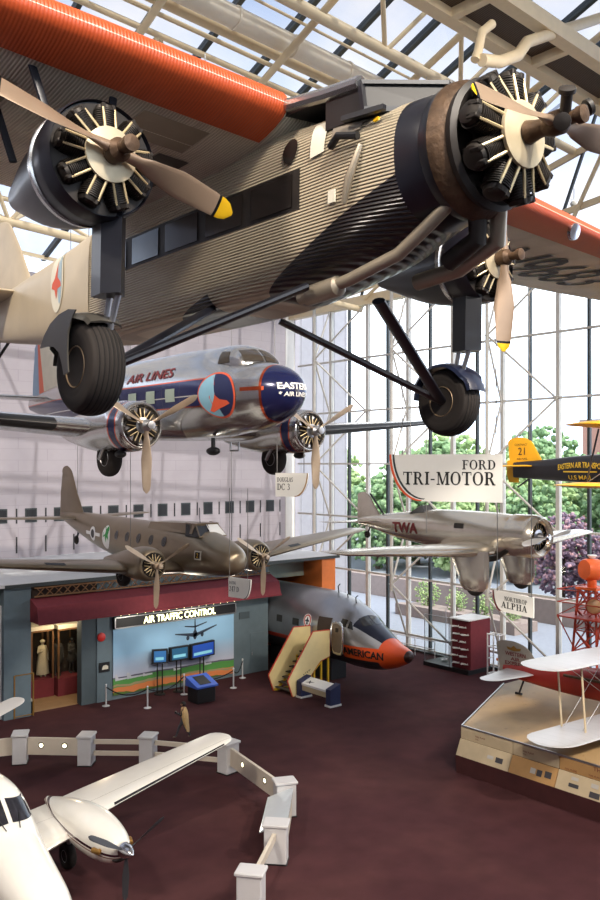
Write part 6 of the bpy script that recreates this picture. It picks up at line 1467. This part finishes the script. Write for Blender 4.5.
for sx in (-1, 1):
    for sy in (-1, 1): mb.beam((tx+sx*hp_, ty+sy*hp_, zp), (tx+sx*hp_, ty+sy*hp_, zp+1.15), .05, .05); mb.beam((tx+sx*hp_, ty+sy*hp_, zp), (tx+sx*hb(3), ty+sy*hb(3), 3.0), .05, .05)
for z in (.6, 1.15):
    for a, b in (((-1, -1), (1, -1)), ((1, -1), (1, 1)), ((1, 1), (-1, 1)), ((-1, 1), (-1, -1))): mb.beam((tx+a[0]*hp_, ty+a[1]*hp_, zp+z), (tx+b[0]*hp_, ty+b[1]*hp_, zp+z), .045, .045)
for a, b in (((-1, -1), (1, -1)), ((-1, 1), (-1, -1))): mb.beam((tx+a[0]*hp_, ty+a[1]*hp_, zp), (tx+b[0]*hp_, ty+b[1]*hp_, zp+1.15), .04, .04)
mb.build('guard_rail', 'tower_red', TW)
MB().bx(tx-.5, tx+.5, ty-.5, ty+.5, 5.5, 5.6).tube([(tx, ty, 5.6), (tx, ty, 5.95)], .2, 14).build('lamp_base', 'beacon_orange', TW)
MB().lathe([(-.5, .06), (-.48, .26), (-.38, .42), (-.25, .47), (.3, .47), (.42, .42), (.45, .1)], (tx, ty, 6.35), (-.85, .3, .05), 30).build('drum_lamp', 'beacon_orange', TW)
MB().lathe([(.0, .12), (.1, .2), (.14, .2)], (tx, ty, 6.85), (0, 0, 1), 14).build('lamp_cap', 'white', TW)
mk('lamp_face', C(190, 150, 110), rough=.2, var=.1); dl = MB().lathe([(-.2, .1), (-.1, .33), (.05, .36), (.08, .34)], (tx-.75, ty-.55, zp+.55), (-.8, -.55, 0), 26).build('course_light', 'tower_red', TW)
MB().lathe([(.07, .33), (.13, .2), (.15, .02)], (tx-.75, ty-.55, zp+.55), (-.8, -.55, 0), 24).build('course_light_lens', 'lamp_face', dl)

# ================================================================ hanging name signs
mk('sign_white', C(232, 230, 222), rough=.5, var=.015); mk('sign_dark', C(44, 52, 52), rough=.5, var=0); mk('sign_orange', C(224, 84, 40), rough=.5, var=0); mk('sign_tan', C(176, 140, 96), rough=.5, var=0)
def sign(lab, tl, tr, h, flip, lines, bands, cable, rad):
    """tl, tr = top corners (left, right as read)"""
    a, b = Vector(tl), Vector(tr); r = (b-a); W = r.length; r.normalize(); up = Vector((0, 0, 1)); nr = r.cross(up)
    if nr.dot(Vector((0, 0, H))-Vector((a.x, a.y, H))) < 0: nr = -nr
    nr.normalize(); t = E('sign', lab, 'sign', (a+b)/2-up*h, group=None)
    P = lambda x, z: a+r*((W-x) if flip else x)+up*(z-h)
    cv = [(rad*(1-math.cos(PI/2*k/14)) if True else 0, h*(1-math.sin(PI/2*k/14))) for k in range(15)]
    out = [(x, z) for x, z in cv]+[(W, 0), (W, h)]
    mb = MB(); mb.prism([P(x, z) for x, z in out], nr*-.06); mb.build('board', 'sign_white', t)
    for o0, o1, mt in bands:
        mb = MB(); vs = [P(x+o0, min(z+ (o0*.55), h)) for x, z in cv]+[P(x+o1, min(z+(o1*.55), h)) for x, z in reversed(cv)]; n_ = len(cv)
        vs = [v+nr*.006 for v in vs]; mb.add(vs, [(i, i+1, 2*n_-2-i, 2*n_-1-i) for i in range(n_-1)]); mb.build('edge_band', mt, t)
    for s_, x, z, hh, ww, al in lines: letters(s_, a+r*x+up*(z-h)+nr*.008, r, up, hh, 'black_text', t, width=ww, serif=True, align=al)
    mb = MB()
    for x in (.12*W if not flip else .05*W, .95*W if not flip else .88*W): q_ = a+r*x; mb.tube([q_, q_+up*cable], .012, 5)
    mb.build('hanging_wire', 'wire', t)
    return t
tl = at(389.5, 454.5, D=21.1); tr = at(502, 455.5, D=20.0); tr.z = tl.z
sign('large white hanging sign reading FORD TRI-MOTOR', tl, tr, 1.13, False, [('FORD', 2.58, .77, .22, .78, 1), ('TRI-MOTOR', 2.58, .4, .31, 2.23, 1)], [(0, .05, 'sign_orange'), (.05, .075, 'sign_white'), (.075, .12, 'sign_dark')], 9, .78)
tl = at(275.5, 473, D=22.8); tr = at(308, 473, D=22.4); tr.z = tl.z
sign('small white hanging sign reading DOUGLAS DC 3', tl, tr, .62, True, [('DOUGLAS', .055, .39, .115, .46, -1), ('DC 3', .055, .175, .165, .37, -1)], [(0, .032, 'sign_tan')], .95, .37)
tl = at(228.5, 577, D=29); tr = at(250.5, 581, D=28.3); tr.z = tl.z
sign('small white hanging sign reading BOEING 247 D', tl, tr, .66, True, [('BOEING', .05, .44, .1, .32, -1), ('247 D', .05, .2, .17, .46, -1)], [(0, .025, 'sign_dark')], 3, .3)
tl = at(492.5, 589.5, D=25.2); tr = at(533.5, 597, D=24.4); tr.z = tl.z-.12
sign('small white hanging sign reading NORTHROP ALPHA', tl, tr, .58, False, [('NORTHROP', 1.08, .34, .12, .7, 1), ('ALPHA', 1.08, .12, .18, .8, 1)], [(0, .03, 'maroon_text'), (.03, .05, 'sign_dark')], 3, .25)

# ================================================================ camera, sky, lights
cam = bpy.data.objects.new('camera', bpy.data.cameras.new('camera')); COL.objects.link(cam); SC.camera = cam
cam.location = (0, 0, H); fwd = Vector((CY, CX, 0)); cam.rotation_euler = fwd.to_track_quat('-Z', 'Y').to_euler()
cam.data.sensor_width = 36; cam.data.lens = FPX/900*36; cam.data.shift_y = 13/900; cam.data.clip_end = 500
wd = bpy.data.worlds.new('world'); SC.world = wd; wd.use_nodes = True; nt = wd.node_tree; bg = nt.nodes['Background']
tc = nt.nodes.new('ShaderNodeTexCoord'); sep = nt.nodes.new('ShaderNodeSeparateXYZ'); nt.links.new(tc.outputs['Generated'], sep.inputs[0])
zz = Ex(nt, sep.outputs[2]); no = nt.nodes.new('ShaderNodeTexNoise'); no.inputs['Scale'].default_value = 5.; no.inputs['Detail'].default_value = 6.; nt.links.new(tc.outputs['Generated'], no.inputs['Vector'])
cl = Ex(nt, no.outputs['Fac']).lin(.42, .62)
mx = nt.nodes.new('ShaderNodeMix'); mx.data_type = 'RGBA'; nt.links.new(cl.k, mx.inputs[0]); mx.inputs[6].default_value = (.62, .74, .95, 1); mx.inputs[7].default_value = (1., .98, .98, 1)
nt.links.new(mx.outputs[2], bg.inputs[0]); st_ = zz.lin(.5, .0)*WHZ+WUP; nt.links.new(st_.k, bg.inputs[1])
sun = bpy.data.objects.new('sun', bpy.data.lights.new('sun', 'SUN')); COL.objects.link(sun); sun.data.energy = SUN; sun.data.angle = math.radians(.6); sun.data.color = (1, .95, .86)
sun.rotation_euler = Vector((-.03, .6, -.8)).to_track_quat('-Z', 'Y').to_euler()
SC.view_settings.view_transform = 'Standard'; SC.view_settings.look = 'None'; SC.view_settings.exposure = EXPO; SC.view_settings.gamma = 1; SC.view_settings.use_curve_mapping = False
SC.cycles.use_denoising = True; SC.cycles.max_bounces = 8; SC.cycles.transparent_max_bounces = 16; SC.cycles.caustics_reflective = False; SC.cycles.caustics_refractive = False; SC.cycles.sample_clamp_indirect = 4.

# unseen warm spots added to fill the hall with light
FILLS = (((2, -5, 24), (18, 30, 2), 'near'), ((14, -5, 25), (20, 26, 4), 'middle'), ((26, -4, 25), (24, 24, 3), 'far'), ((-9, 8, 26), (12, 22, 1), 'left'))
for (lx, ly, lz), tg, nm in FILLS:
    l = bpy.data.lights.new('spot', 'SPOT'); l.energy = FILL; l.spot_size = math.radians(85); l.spot_blend = .8; l.shadow_soft_size = 1.2; l.color = (1, .9, .78)
    o = bpy.data.objects.new('fill_spot', l); COL.objects.link(o); o.location = (lx, ly, lz); o.rotation_euler = (Vector(tg)-Vector((lx, ly, lz))).to_track_quat('-Z', 'Y').to_euler()
